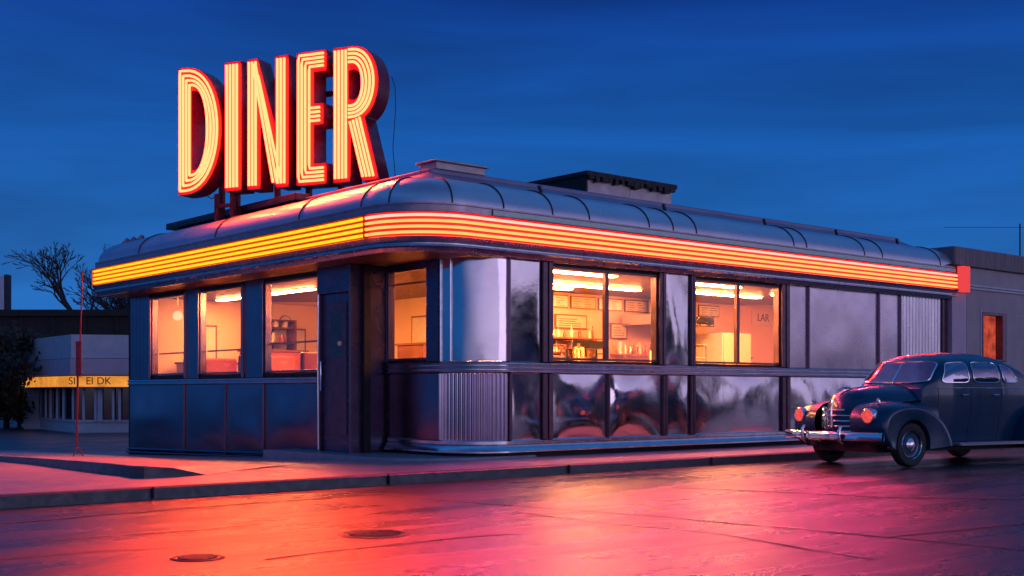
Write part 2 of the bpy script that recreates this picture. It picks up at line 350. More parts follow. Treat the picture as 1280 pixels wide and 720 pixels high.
# ------------------------------------------------------------------ DINER
D = empty('diner', W(0,0,0), ROT)
tag(D, 'stainless steel roadside diner with rounded corner, lit windows and bands of neon tubes', 'diner')
RU, RV = 14.75, 11.4
def arc(cx, cy, r, a0, a1, n):
    return [(cx+r*math.cos(a0+(a1-a0)*i/n), cy+r*math.sin(a0+(a1-a0)*i/n)) for i in range(n+1)]
def epath(out, R=1.05, n=16, back=True, v_end=RV, u_end=RU):
    """eave path moved outwards by `out` (negative: inwards)"""
    d = -out; r = max(R-d, .04) if d > 0 else R-d
    ve = v_end - (.8*d if d > 0 else 0)
    p = []
    if back: p.append((u_end, ve))
    p.append((d, ve))
    for k in range(1,12): p.append((d, ve + (d+r-ve)*k/12))
    p += arc(d+r, d+r, r, PI, 1.5*PI, n)
    for k in range(1,16): p.append((d+r + (u_end-d-r)*k/15, d))
    return p
def sweep(b, prof, pf):
    rows = [[(x,y,z) for x,y in pf(o)] for o, z in prof]; b.grid(rows); return b
# --- roof
prof = [(0,3.60),(.03,3.60),(.03,3.615),(0,3.625),(0,3.72),(.02,3.725),(.02,3.75),(-.03,3.755)]
b = MB(); sweep(b, prof, epath); b.build('eave_fascia', M['fascia'], D, True, angle=25)
bprof = [(-.03-.67*(1-math.cos(a*PI/20)), 3.755+.455*math.sin(a*PI/20)) for a in range(11)]
b = MB(); sweep(b, bprof, epath); b.build('barrel_roof', M['roof'], D, True, angle=60)
b = MB(); sweep(b, [(-.70,4.205),(-.68,4.222),(-.72,4.236),(-.76,4.222)], epath); b.build('roof_seam', M['seam'], D, True)
b = MB(); sweep(b, [(-.76,4.20),(-1.35,4.45),(-1.36,4.50),(-1.42,4.53),(-1.5,4.54)], epath)
top = [(x,y,4.54) for x,y in epath(-1.5)]; b.add(top, [tuple(range(len(top)))])
b.build('roof_deck', M['roof_flat'], D, True, angle=25)
# pale green strip on the street side
b = MB()
def rpath(u0, u1, n=20): return lambda o: [(u0+(u1-u0)*k/n, -o) for k in range(n+1)]
sweep(b, [(.005,3.632),(.022,3.636),(.022,3.712),(.005,3.716)], rpath(1.5, RU)); b.build('enamel_strip', M['fascia_green'], D, True, angle=30)
# ribs over the barrel
def rib(px_u=None, px_v=None):
    b = MB(); pts = []
    for o, z in bprof:
        if px_u is not None: pts.append((px_u - 0*o, -o, z+.008))
        else: pts.append((-o, px_v, z+.008))
    b.tube(pts, .013, 6); b.build('roof_rib', M['seam'], D, True)
for s in (1.75, 2.75, 3.55, 4.95, 5.55, 6.15, 8.95, 9.35, 11.3, 11.95, 14.2): rib(px_u=s)
for v in (1.3, 3.1, 6.0, 9.3): rib(px_v=v)
for a in (PI*1.12, PI*1.42):     # ribs round the corner
    b = MB(); b.tube([(1.05+max(1.05+o,.04)*math.cos(a), 1.05+max(1.05+o,.04)*math.sin(a), z+.008) for o, z in bprof], .013, 6)
    b.build('roof_rib', M['seam'], D, True)
# little vents on the far end of the roof
for v in (10.1,10.5,10.85):
    b = MB(); b.tube([(.12+.07*k, v, 3.86+.075*k) for k in range(6)], .045, 8); b.build('roof_batten', M['roof_flat'], D, True)
for s in (3.3, 6.3, 9.2, 11.6, 13.9):
    b = MB(); b.tube([(s,.86,4.20),(s-.1,.86,4.38)], .03, 8); b.build('vent_stub', M['seam'], D, True)
# raised hatch rails on the deck above the side front
b = MB(); b.box(1.2,1.5,5.2,10.6,4.47,4.60); b.build('roof_rail', M['seam'], D, bevel=.01)
b = MB(); b.box(1.55,2.55,1.45,1.9,4.545,4.66); b.box(1.5,2.6,1.4,1.95,4.66,4.69); b.build('roof_hatch', M['hvac'], D, bevel=.01)
# --- neon band
side = lambda o: [(-o, RV-(RV-1.05)*k/16) for k in range(17)]
front = lambda o: arc(1.05, 1.05, 1.05+o, PI, 1.5*PI, 20) + [(1.05+(RU-1.05)*k/20, -o) for k in range(1,21)]
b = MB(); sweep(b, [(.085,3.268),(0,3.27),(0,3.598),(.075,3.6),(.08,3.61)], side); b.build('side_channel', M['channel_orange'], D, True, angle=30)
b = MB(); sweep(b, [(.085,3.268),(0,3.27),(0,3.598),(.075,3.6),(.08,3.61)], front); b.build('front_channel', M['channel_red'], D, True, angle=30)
for k in range(4):
    z = 3.312+.083*k
    b = MB(); b.tube([(x,y,z) for x,y in side(.045)], .0225, 10); b.build('neon_tube', M['tube_yellow'], D, True)
    b = MB(); b.tube([(x,y,z) for x,y in front(.045)], .0215, 10); b.build('neon_tube', M['tube_pink' if k == 3 else 'tube_orange'], D, True)
b = MB()                      # end pieces, brackets holding the tubes
b.box(-.09,.0,RV+.002,RV+.03,3.26,3.62)
b.build('channel_end', M['fascia'], D)
b = MB()
b.box(-.085,-.005,1.06,1.075,3.272,3.6); b.build('tube_bracket', M['channel_orange'], D)
# --- eave band below the neon
b = MB(); sweep(b, [(.085,3.262),(.10,3.25),(.06,3.20),(.0,3.165),(.0,3.15),(.045,3.135),(.05,3.115),(.0,3.095),(-.02,3.05),(-.03,3.04),(-.12,3.04)], lambda o: epath(o, back=False))
b.build('eave_band', M['steel_brushed'], D, True, angle=35)
# soffit and end return
b = MB(); b.add([(x,y,3.045) for x,y in epath(-.1, back=False)] + [(RU,2.5,3.045),(2.5,RV,3.045)], [])
n = len(b.v); b.f.append(tuple(range(n))); b.build('soffit', M['soffit'], D)
b = MB(); b.box(.0,RU,RV+.001,RV+.06,3.04,3.755); b.build('rear_fascia', M['fascia'], D)
# --- walls
Z0 = -.45
def wall(name, boxes, m='black'):
    b = MB()
    for q in boxes: b.box(*q)
    return b.build(name, M[m], D)
T = .12
# street side: backing wall with window openings
wall('street_wall', [(1.95,14.7,.17,.17+T,Z0,1.50),(1.95,14.7,.17,.17+T,2.99,3.04)] + [(a,c,.17,.17+T,1.50,2.99) for a, c in ((1.95,2.84),(5.28,6.226),(8.667,14.7))])
wall('side_wall', [(.72,.72+T,2.25,11.3,Z0,1.34),(.72,.72+T,2.25,11.3,2.97,3.04)] + [(.72,.72+T,a,c,1.34,2.97) for a, c in ((2.25,3.5),(5.42,6.16),(7.98,8.65),(10.19,11.3))])
wall('entry_wall', [(1.22,1.22+T,.9,2.4,Z0,1.50),(1.22,1.22+T,.9,2.4,2.96,3.04),(1.22,1.22+T,.9,1.22,1.5,2.96),(1.22,1.22+T,2.3,2.45,1.5,2.96)])
wall('rear_wall', [(.72,14.7,11.3,11.42,Z0,3.04)])
wall('end_wall', [(14.7,14.82,.17,11.3,Z0,3.04)])
# interior finishes
wall('interior_floor', [(2.0,14.69,.30,11.29,.30,.36),(1.36,1.999,.98,11.29,.30,.36),(.85,1.359,2.45,11.29,.30,.36)], 'floor')
wall('interior_ceiling', [(.85,14.69,.30,11.29,3.06,3.10)], 'ceiling')
wall('kitchen_wall', [(5.6,14.6,4.3,4.4,.36,3.055)], 'salmon')
wall('kitchen_side_wall', [(5.5,5.6,4.3,11.2,.36,3.055)], 'cream')
wall('rear_lining', [(.86,5.5,11.15,11.2,.36,3.055)], 'cream')
wall('end_lining', [(14.6,14.65,.31,4.3,.36,3.055)], 'cream')

def panel(u0,u1,z0,z1,plane='street',off=.15,m='steel',amp=.006,sd=0,flute=0,name='steel_panel'):
    """one sheet of facing steel, gently oil-canned"""
    nx = 14; nz = 12; rows = []
    if flute: nx = int(round((u1-u0)/flute))*6
    for j in range(nz+1):
        r = []
        for i in range(nx+1):
            a = i/nx; c = j/nz; u = u0+(u1-u0)*a; z = z0+(z1-z0)*c
            e = math.sin(PI*a)**.7*4*c*(1-c) if not flute else 1
            d = amp*e*(1.0 + noise.noise(Vector((u*.9+sd, z*1.2, sd)))*1.5) if not flute else .014*math.cos(2*PI*u/flute)
            o = off - d
            r.append((u, o, z) if plane == 'street' else (o, u, z))
        rows.append(r)
    b = MB(); b.grid(rows)
    # returned edges
    bx = (lambda a,c,o0,o1,z,q: b.box(a,c,o0,o1,z,q)) if plane == 'street' else (lambda a,c,o0,o1,z,q: b.box(o0,o1,a,c,z,q))
    return b.build(name, M[m], D, True, angle=50)
def mull(u0,u1,z0,z1,plane='street',off=.15,d=.05,m='mullion',name='mullion'):
    b = MB(); w_ = u1-u0
    ps = [(u0,u1,0,.0)] if w_ < .06 else [(u0,u0+w_*.42,0,0),(u0+w_*.58,u1,0,0)]
    for a, c, _, _ in ps:
        if plane == 'street': b.box(a,c,off-d,off+.02,z0,z1)
        else: b.box(off-d,off+.02,a,c,z0,z1)
    if w_ >= .06:
        if plane == 'street': b.box(u0+w_*.42,u0+w_*.58,off-d*.4,off+.02,z0,z1)
        else: b.box(off-d*.4,off+.02,u0+w_*.42,u0+w_*.58,z0,z1)
    return b.build(name, M[m], D, bevel=.004)
ZS0, ZS1, ZT, ZB = 1.28, 1.47, 3.04, .265
# upper street panels
panel(1.95,2.60,ZS1,ZT,sd=1.3,amp=.008)
panel(5.46,6.10,ZS1,ZT,sd=4.1,amp=.02)
panel(8.93,9.53,ZS1,ZT,sd=7.7,amp=.012,m='steel_dull'); panel(9.56,11.95,ZS1,ZT,sd=5.2,amp=.022,m='steel_dull'); panel(11.98,12.76,ZS1,ZT,sd=2.2,amp=.01,m='steel_dull')
panel(12.78,14.40,ZS1,ZT,flute=.125,m='steel_brushed',name='fluted_panel')
for a, c in ((1.93,1.955),(2.62,2.83),(5.29,5.45),(6.11,6.215),(8.68,8.92),(9.532,9.558),(11.952,11.978),(12.758,12.782),(14.42,14.62)):
    mull(a, c, ZS1, ZT, m='steel_dark' if c-a < .03 else 'mullion')
# lower street panels
lows = [(1.99,2.60),(2.85,4.06),(4.10,5.38),(5.50,6.08),(6.24,8.68),(8.96,11.95),(11.98,14.5)]
for i, (a, c) in enumerate(lows): panel(a, c, ZB, ZS0, sd=11.3+i*3.7, amp=.03 if c-a > 1 else .012)
for a, c in ((1.93,1.985),(2.62,2.83),(4.065,4.095),(5.39,5.49),(6.10,6.22),(8.70,8.94),(11.955,11.975),(14.52,14.62)):
    mull(a, c, ZB, ZS0, m='mullion')
# rounded corner
CC = (1.95,.90); CR = .75
def cpath(o, n=60):
    r = []
    for i in range(n+1):
        a = PI+.5*PI*i/n; q = CR+o+.006*math.sin(9*a+o*900)*math.sin(2*(a-PI)); r.append((CC[0]+q*math.cos(a), CC[1]+q*math.sin(a)))
    return r

b = MB(); sweep(b, [(0,ZS1),(.002,1.9),(-.002,2.4),(.001,2.8),(0,ZT)], cpath); b.build('curved_panel', M['steel'], D, True)
b = MB()
for a in (PI*1.015, PI*1.10):
    x, y = CC[0]+(CR+.012)*math.cos(a), CC[1]+(CR+.012)*math.sin(a); b.tube([(x,y,ZS1),(x,y,ZT)], .02, 8)
b.build('corner_bead', M['trim'], D, True)
NF = 17
def fl(o, n=NF*8):
    return [(CC[0]+(CR+o+.021*math.cos(2*PI*NF*i/n))*math.cos(PI+.5*PI*i/n), CC[1]+(CR+o+.021*math.cos(2*PI*NF*i/n))*math.sin(PI+.5*PI*i/n)) for i in range(n+1)]
b = MB(); sweep(b, [(0,ZB),(0,.8),(0,ZS0)], fl); b.build('fluted_corner', M['flute'], D, True, angle=80)
# sill trim and skirt, swept round the corner
def tpath(o, uend=14.62): return [(1.2-o,2.25),(1.2-o,1.5)] + arc(CC[0], CC[1], CR+o, PI, 1.5*PI, 24) + [(3+k*1.162, .15-o) for k in range(11)]
def bead(zs, z1, zn, dep=.05):
    pr = [(-.01,zs)]
    for k in range(zn):
        za = zs+(z1-zs)*k/zn; zb_ = zs+(z1-zs)*(k+1)/zn
        pr += [(.012,za+.004)] + [(dep-.02+.03*math.sin(PI*q/6), za+.006+(zb_-za-.012)*q/6) for q in range(7)] + [(.012,zb_-.004)]
    return pr + [(-.01,z1)]
b = MB(); sweep(b, bead(ZS0,ZS1,3), tpath); b.build('sill_trim', M['trim'], D, True, angle=50)
skp = [(-.02,.27),(.02,.27),(.035,.25),(.035,.205),(.02,.195),(.05,.185),(.06,.15),(.085,.12),(.10,.10),(.10,.078),(.02,.07),(-.1,.07)]
b = MB(); sweep(b, skp, tpath); b.build('skirt_trim', M['trim'], D, True, angle=30)
b = MB(); sweep(b, [(-.06,.08),(-.06,-.3)], tpath); b.build('foundation', M['black'], D)

# side front: piers, panels
LS0, LS1 = 1.14, 1.27
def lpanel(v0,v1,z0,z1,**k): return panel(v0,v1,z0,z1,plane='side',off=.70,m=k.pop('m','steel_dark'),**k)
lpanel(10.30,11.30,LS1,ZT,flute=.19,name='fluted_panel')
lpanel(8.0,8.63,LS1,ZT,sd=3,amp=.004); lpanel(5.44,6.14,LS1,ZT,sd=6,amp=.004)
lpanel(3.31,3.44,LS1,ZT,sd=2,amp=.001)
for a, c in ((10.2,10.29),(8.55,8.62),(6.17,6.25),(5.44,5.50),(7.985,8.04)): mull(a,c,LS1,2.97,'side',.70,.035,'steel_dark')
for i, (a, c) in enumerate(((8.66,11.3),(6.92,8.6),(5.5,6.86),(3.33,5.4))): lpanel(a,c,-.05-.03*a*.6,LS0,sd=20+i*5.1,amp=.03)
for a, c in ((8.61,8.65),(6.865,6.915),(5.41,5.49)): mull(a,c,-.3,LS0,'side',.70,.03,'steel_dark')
b = MB(); pf = lambda o: [(.70-o, 11.3-k*8.0/10) for k in range(11)]
sweep(b, bead(LS0,LS1,2), pf); b.build('side_sill_trim', M['trim'], D, True, angle=50)
b = MB()
for k, (z0,z1,o) in enumerate(((.06,.0,.05),(-.01,-.07,.09))):
    rows = []
    for q in range(7):
        a = q/6*PI; zz = z0+(z1-z0)*q/6
        rows.append([(.70-.02-o*math.sin(a)**.5 if 0<q<6 else .70, v, zz-.022*v) for v in (11.3,9,7,5,3.33)])
    b.grid(rows)
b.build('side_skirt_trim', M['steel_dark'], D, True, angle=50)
# recessed entry wall panels
panel(.9,2.24,ZB-.1,ZS0,plane='side',off=1.2,m='steel_dark',sd=9,amp=.015)
b = MB(); b.box(1.185,1.219,.92,1.22,1.47,3.04); b.box(1.185,1.219,2.30,2.329,1.47,3.04); b.box(1.19,1.219,1.22,2.30,2.965,3.04); b.build('entry_lining', M['door_steel'], D, bevel=.004)
# door: projecting steel vestibule leaf
DR = empty('door'); DR.parent = D
b = MB(); b.box(.5,1.2,2.33,2.38,0.02,ZT); b.box(.5,1.2,3.24,3.31,0.02,ZT); b.box(.5,1.2,2.38,3.24,2.6,ZT)
b.build('door_surround', M['door_steel'], D, bevel=.008)
b = MB(); b.box(.56,.60,2.385,3.235,.03,2.595)
b.build('door_leaf', M['door_steel'], DR, bevel=.008)
b = MB(); b.box(.545,.559,2.5,3.06,.30,2.45); b.build('kick_panel', M['mullion'], DR, bevel=.02)
b = MB(); b.box(.54,.556,2.62,2.95,1.55,2.3); b.build('door_pane', M['blue_glazing'], DR, bevel=.05)
b = MB(); b.tube([(.56,3.17,1.0),(.48,3.17,1.02),(.48,3.17,1.5),(.56,3.17,1.52)], .014, 8); b.build('handle', M['chrome'], DR, True)
b = MB(); b.tube([(.5,3.275,.05),(.49,3.275,1.5),(.5,3.275,2.6)], .012, 6); b.build('door_bead', M['trim'], DR, True)
b = MB(); b.lathe([(0,.03),(.035,.025),(.045,0)], (.54,2.68,1.78), (-1,0,0), 12); b.build('door_lamp', M['ceramic'], DR, True)
# step in front of the door
b = MB()
st = [(.05,4.3),(.05,1.35)] + arc(1.35,1.35,1.3,PI,1.5*PI,12)[1:] + [(2.4,.02),(2.4,.5),(1.3,.9),(1.3,2.3),(.8,2.4),(.8,4.3)]
n = len(st); b.add([(x,y,.03) for x,y in st]+[(x,y,-.25) for x,y in st], [tuple(range(n))]+[(i,(i+1)%n,n+(i+1)%n,n+i) for i in range(n)])
b.build('door_step', M['step'], D, bevel=.01)

# windows
def window(u0,u1,z0,z1,plane,off,splits=(),rails=(),fm='mullion',inner=False):
    t = empty('window'); t.parent = D
    P = (lambda b,a,c,o0,o1,z,q: b.box(a,c,o0,o1,z,q)) if plane == 'street' else (lambda b,a,c,o0,o1,z,q: b.box(o0,o1,a,c,z,q))
    b = MB(); f = .035
    P(b,u0,u0+f,off-.02,off+.10,z0,z1); P(b,u1-f,u1,off-.02,off+.10,z0,z1)
    P(b,u0+f,u1-f,off-.02,off+.10,z0,z0+f); P(b,u0+f,u1-f,off-.02,off+.10,z1-f,z1)
    b.build('frame', M[fm], t, bevel=.004)
    for s in splits:
        b = MB(); P(b,s-.04,s+.04,off-.015,off+.06,z0+f,z1-f); b.build('bar', M[fm], t, bevel=.004)
    for (a,c,z) in rails:
        b = MB(); P(b,a,c,off+.10,off+.125,z,z+.03); b.build('rail', M['brown'], t)
    b = MB()
    edges = [u0+f] + [x for s in splits for x in (s-.04,s+.04)] + [u1-f]
    for a, c in zip(edges[::2], edges[1::2]):
        P(b,a,c,off+.03,off+.036,z0+f,z1-f)
    b.build('pane', M['glass'], t)
    return t
window(2.84,5.28,1.51,2.99,'street',.17,[4.075])
window(6.226,8.667,1.51,2.99,'street',.17,[7.45])
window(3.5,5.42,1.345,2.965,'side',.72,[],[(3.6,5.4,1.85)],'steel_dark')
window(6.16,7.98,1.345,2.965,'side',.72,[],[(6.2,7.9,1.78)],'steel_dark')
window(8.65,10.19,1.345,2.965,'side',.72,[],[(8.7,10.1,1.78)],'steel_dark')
window(1.22,2.30,1.5,2.955,'side',1.22,[],[(1.25,2.27,2.72)],'steel_dark')

# pilaster and red end cap where the diner meets the annex
b = MB(); b.box(14.63,15.25,.0,.4,-.3,3.2); b.build('end_pilaster', M['pilaster'], D, bevel=.01)
b = MB(); b.box(14.84,15.12,-.16,.0,3.21,3.78); b.build('neon_end_cap', M['end_cap'], D, bevel=.01)

# ------------------------------------------------------------------ interior things
def place(name, u, v, z, label, cat, group=None, rz=0):
    t = empty(name, W(u,v,z), ROT+rz); return tag(t, label, cat, group)
def relabel(o, l): o['label'] = l; return o
# ceiling strip lights
M['strip_yellow'] = emit('yellow_ceiling_light', (330,170,40), 1.0)
def strip_light(u, v, l, along, label, m='strip'):
    t = place('ceiling_light', u, v, 3.055, label, 'ceiling light', 'strip lights on the diner ceiling', 0 if along else PI/2)
    b = MB(); b.box(-l/2-.03,l/2+.03,-.11,.11,-.03,0); b.build('housing', M['ceramic'], t, bevel=.005)
    b = MB(); b.box(-l/2,l/2,-.085,.085,-.055,-.031); b.build('diffuser', M[m], t, bevel=.01)
strip_light(4.0,1.0,2.2,True,'long warm strip light on the ceiling just inside the first street window')
strip_light(7.4,1.0,2.2,True,'long warm strip light on the ceiling just inside the second street window')
strip_light(11.5,1.6,2.2,True,'warm strip light on the ceiling behind the plain steel street wall')
strip_light(6.3,2.7,2.4,True,'warm strip light over the counter deep in the first street window')
strip_light(9.6,2.3,2.4,True,'warm strip light over the counter deep in the second street window')
strip_light(2.2,5.0,1.6,False,'bright yellow strip light inside the window beside the door','strip_yellow')
strip_light(2.4,7.4,1.6,False,'warm strip light inside the middle side window')
strip_light(2.4,9.8,1.4,False,'warm strip light inside the far side window')
strip_light(5.0,3.4,2.6,True,'warm strip light over the counter near the kitchen wall')
# counter with stools
t = place('counter', 8.2, 2.9, .36, 'long red diner counter behind the street windows', 'counter')
b = MB(); b.box(-3.2,3.2,-.25,.25,0,1.0); b.build('base', M['counter'], t)
b = MB(); b.box(-3.3,3.3,-.38,.3,1.0,1.05); b.build('countertop', M['ceramic'], t, bevel=.015)
def bottle_things(u0, u1, v, z, n, grp, where):
    for k in range(n):
        u = u0+(u1-u0)*(k+random.uniform(.2,.8))/n; h = random.uniform(.14,.3); r = random.uniform(.025,.045)
        o = MB().lathe([(0,0),(r,0),(r,h*.6),(r*.4,h*.78),(r*.4,h),(0,h)], n=10).build('bottle', random.choice([M['brown'],M['counter'],M['brass'],M['ceramic']]), None, True)
        o.location = W(u, v, z); tag(o, where, 'bottle', grp)
# back shelves + boards on the kitchen wall
for (u, w_, z) in ((6.9,1.9,1.78),(9.4,2.2,1.78),(6.9,1.9,2.08),(12.0,1.6,1.78)):
    t = place('wall_shelf', u, 4.16, z, {(6.9,1.78):'lower brown shelf on the kitchen wall seen in the first street window',(9.4,1.78):'brown shelf of bottles on the kitchen wall seen in the second street window',(6.9,2.08):'upper brown shelf on the kitchen wall seen in the first street window',(12.0,1.78):'short shelf at the far end of the kitchen wall'}[(u,z)], 'shelf', 'shelves behind the counter')
    b = MB(); b.box(-w_/2,w_/2,-.13,.13,0,.03); b.build('board', M['brown'], t)
    for sx_ in (-1,1): 
        b = MB(); b.box(sx_*w_*.4-.01,sx_*w_*.4+.01,-.1,.13,-.14,0); b.build('bracket', M['brass'], t)
bottle_things(5.98,7.8,4.14,1.812,13,'bottles on the lower shelf','small bottle on the lower shelf in the first street window')
bottle_things(5.98,7.8,4.14,2.112,9,'bottles on the upper shelf','small bottle on the upper shelf in the first street window')
bottle_things(8.4,10.4,4.14,1.812,15,'bottles in the second street window','small bottle on the shelf in the second street window')
bottle_things(5.2,11.2,2.75,1.42,16,'bottles along the counter','small bottle or jar standing on the red counter')
def board(u, z, w_, h_, m, label):
    t = place('menu_board', u, 4.29, z, label, 'menu board', 'boards on the kitchen wall')
    b = MB(); b.box(-w_/2,w_/2,-.03,0,-h_/2,h_/2); b.build('frame', M['brown'], t)
    b = MB(); b.box(-w_/2+.03,w_/2-.03,-.036,-.031,-h_/2+.03,h_/2-.03); b.build('panel', M[m], t)
    b = MB()
    for k in range(4):
        zz = h_/2-.09-k*(h_-.12)/4; b.box(-w_/2+.08,w_/2-.08-random.random()*w_*.3,-.040,-.037,zz-.015,zz)
    b.build('printed_line', M['brown'], t)
board(6.25,2.42,.55,.4,'cream','square cream menu board on the kitchen wall above the shelves')
board(7.15,2.45,.9,.3,'salmon','wide salmon menu board on the kitchen wall')
board(8.55,2.3,.5,.34,'cream','small cream board on the kitchen wall beside the window bar')
# coffee urn, pendant lamps, stools, booths
def urn(u, v, label):
    t = place('coffee_urn', u, v, 1.412, label, 'coffee urn', 'coffee urns on the counter')
    MB().lathe([(0,0),(.13,0),(.14,.03),(.12,.06),(.12,.40),(.10,.45),(.03,.48),(.03,.52),(0,.52)], n=18).build('tank', M['brass'], t, True)
    MB().tube([(0,-.12,.12),(0,-.18,.12),(0,-.18,.07)], .012, 6).build('tap', M['chrome'], t)
urn(6.1,2.95,'tall brass coffee urn on the counter in the first street window'); urn(8.2,2.95,'brass coffee urn on the counter in the second street window')
def pendant(u, v, label):
    t = place('pendant_lamp', u, v, 3.06, label, 'pendant lamp', None)
    MB().tube([(0,0,0),(0,0,-.35)], .008, 6).build('cord', M['brass'], t)
    MB().lathe([(0,-.52)]+[(.1*math.sin(a*PI/10), -.43-.1*math.cos(a*PI/10)) for a in range(1,10)]+[(0,-.33)], n=16).build('globe', M['bulb'], t, True)
pendant(1.35,10.35,'glowing globe lamp in the upper corner of the far side window')
# side dining room
def frame_(u, v, z, w_, h_, label, rz=0):
    t = place('picture_frame', u, v, z, label, 'picture', 'framed pictures on the dining room walls', rz)
    b = MB(); b.box(-w_/2,w_/2,-.03,0,-h_/2,h_/2); b.build('frame', M['brown'], t)
    b = MB(); b.box(-w_/2+.04,w_/2-.04,-.036,-.031,-h_/2+.04,h_/2-.04); b.build('print', M['ceramic'], t)
frame_(2.3,11.14,2.1,.7,.8,'brown framed picture on the rear wall seen in the middle side window')
frame_(4.5,11.14,2.2,.9,.6,'wide framed picture on the rear wall beside the kitchen corner')
frame_(5.49,7.2,2.2,.7,.9,'tall framed picture on the kitchen side wall seen beside the door',-PI/2)
frame_(5.49,8.9,2.0,.8,.6,'framed picture on the kitchen side wall deep in the dining room',-PI/2)
def cabinet(u, v, w_, d, h, m, label):
    t = place('cabinet', u, v, .36, label, 'cabinet', 'cabinets in the side dining room')
    b = MB(); b.box(-w_/2,w_/2,-d/2,d/2,0,h); b.build('body', M[m], t, bevel=.02)
    b = MB(); b.box(-w_/2-.03,w_/2+.03,-d/2-.03,d/2+.03,h,h+.04); b.build('top', M['brown'], t)
    b = MB(); b.box(-.01,.01,-d/2-.012,-d/2,0.1,h-.1); b.build('door_gap', M['brown'], t)
cabinet(3.0,9.2,1.3,.6,1.5,'counter','dark red cabinet standing behind the middle side window')
cabinet(2.4,10.7,1.6,.5,1.25,'salmon','low salmon cabinet against the rear wall')
cabinet(4.9,6.2,.9,.9,1.6,'brown','tall brown cabinet at the kitchen corner seen beside the door')
def booth(u, v, label, rz=0):
    t = place('booth_bench', u, v, .36, label, 'booth', 'high backed booths in the side dining room', rz)
    b = MB(); b.box(-.6,.6,-.25,.25,0,.42); b.build('base', M['brown'], t)
    b = MB(); b.box(-.6,.6,-.25,.22,.421,.52); b.build('seat', M['counter'], t, bevel=.04)
    b = MB(); b.box(-.6,.6,.18,.30,.45,1.35); b.build('backrest', M['counter'], t, bevel=.04)
booth(1.7,6.9,'high backed red booth just inside the middle side window'); booth(1.7,9.3,'high backed red booth just inside the far side window'); booth(1.7,4.6,'high backed red booth just inside the side window nearest the door')
def shelf_unit(u, v, label):
    t = place('shelf_unit', u, v, .36, label, 'shelves', 'tall open shelves in the side dining room')
    b = MB(); b.box(-.5,-.46,-.2,.2,0,2.3); b.box(.46,.5,-.2,.2,0,2.3); b.build('side_board', M['brown'], t)
    for z in (.5,.95,1.4,1.75,2.1,2.27):
        b = MB(); b.box(-.46,.46,-.2,.2,z,z+.03); b.build('shelf', M['brown'], t)
shelf_unit(3.9,10.8,'tall open shelves against the rear wall seen beside the door')
for k in range(9):
    z = (1.76,2.11,2.46)[k%3]+.031; h = random.uniform(.1,.22)
    o = MB().lathe([(0,0),(.06,0),(.07,h*.5),(.05,h),(0,h)], n=10).build('jar', M[random.choice(['ceramic','brass','counter'])], None, True)
    o.location = W(3.55+.08*k, 10.75, z+.0); tag(o, 'small jar on the tall open shelves at the rear wall', 'jar', 'jars on the tall shelves')
t = place('wall_clock', 4.4, 11.14, 2.62, 'round pale wall clock high on the rear dining room wall', 'clock')
MB().lathe([(.17,0),(.18,.02),(.16,.04)], (0,0,0), (0,-1,0), 24).build('case', M['brown'], t, True); MB().lathe([(.16,.025),(0,.026)], (0,0,0), (0,-1,0), 24).build('dial', M['ceramic'], t)
t = place('potted_plant', 2.75, 9.15, 1.9, 'small bushy potted plant on the dark red cabinet', 'plant')
MB().lathe([(0,0),(.07,0),(.1,.16),(.08,.16),(0,.14)], n=14).build('pot', M['brass'], t, True)
b = MB()
for k in range(90):
    a = random.uniform(0,2*PI); r = random.uniform(.02,.2); z = .2+random.uniform(0,.35); c = Vector((r*math.cos(a), r*math.sin(a), z)); d = Vector((random.uniform(-1,1),random.uniform(-1,1),random.uniform(-.3,1))).normalized()*.05
    e = d.cross(Vector((0,0,1))).normalized()*.02; b.add([c-d,c+e,c+d,c-e], [(0,1,2,3)])
b.build('leaves', M['leaf'], t)
def stool(u, v, label):
    t = place('bar_stool', u, v, .36, label, 'bar stool', 'stools at the counter')
    MB().lathe([(0,.70),(.17,.70),(.18,.74),(.17,.78),(0,.80)], n=18).build('seat', M['counter'], t, True)
    MB().lathe([(.16,0),(.15,.02),(.03,.04),(.03,.70)], n=14).build('leg', M['chrome'], t, True)
# more on the counter and on the kitchen wall
def thing_box(name, u, v, z, parts, label, cat, group=None):
    t = place(name, u, v, z, label, cat, group)
    for nm, m_, bxs in parts:
        b = MB()
        for q in bxs: b.box(*q)
        b.build(nm, M[m_], t, bevel=.006)
    return t
thing_box('coffee_machine', 7.1, 3.9, 1.42, [('body','chrome',[(-.45,.45,-.2,.2,0,.12),(-.45,.45,.0,.2,.12,.45),(-.48,.48,-.22,.22,.45,.62)]),('drip_tray','brown',[(-.4,.4,-.19,.0,.122,.14)]),('spout','brass',[(-.25,-.2,-.14,-.1,.3,.45),(.2,.25,-.14,-.1,.3,.45)])], 'wide chrome coffee machine in front of the kitchen wall in the first street window', 'coffee machine')
thing_box('pie_case', 5.2, 2.95, 1.412, [('base','brass',[(-.4,.4,-.2,.2,0,.05)]),('glass_box','ceramic',[(-.38,.38,-.18,.18,.05,.09),(-.38,.38,-.18,.18,.25,.27)]),('lid','brass',[(-.4,.4,-.2,.2,.44,.48)]),('corner_post','brass',[(a,a+.02,c,c+.02,.05,.44) for a in (-.39,.37) for c in (-.19,.17)])], 'low brass framed pie case at the left end of the counter', 'display case')
thing_box('pie_case', 9.3, 2.95, 1.412, [('base','brass',[(-.35,.35,-.2,.2,0,.05)]),('shelf','ceramic',[(-.33,.33,-.18,.18,.05,.09),(-.33,.33,-.18,.18,.3,.32)]),('lid','brass',[(-.35,.35,-.2,.2,.54,.58)]),('corner_post','brass',[(a,a+.02,c,c+.02,.05,.54) for a in (-.34,.32) for c in (-.19,.17)])], 'tall brass framed pie case on the counter in the second street window', 'display case')
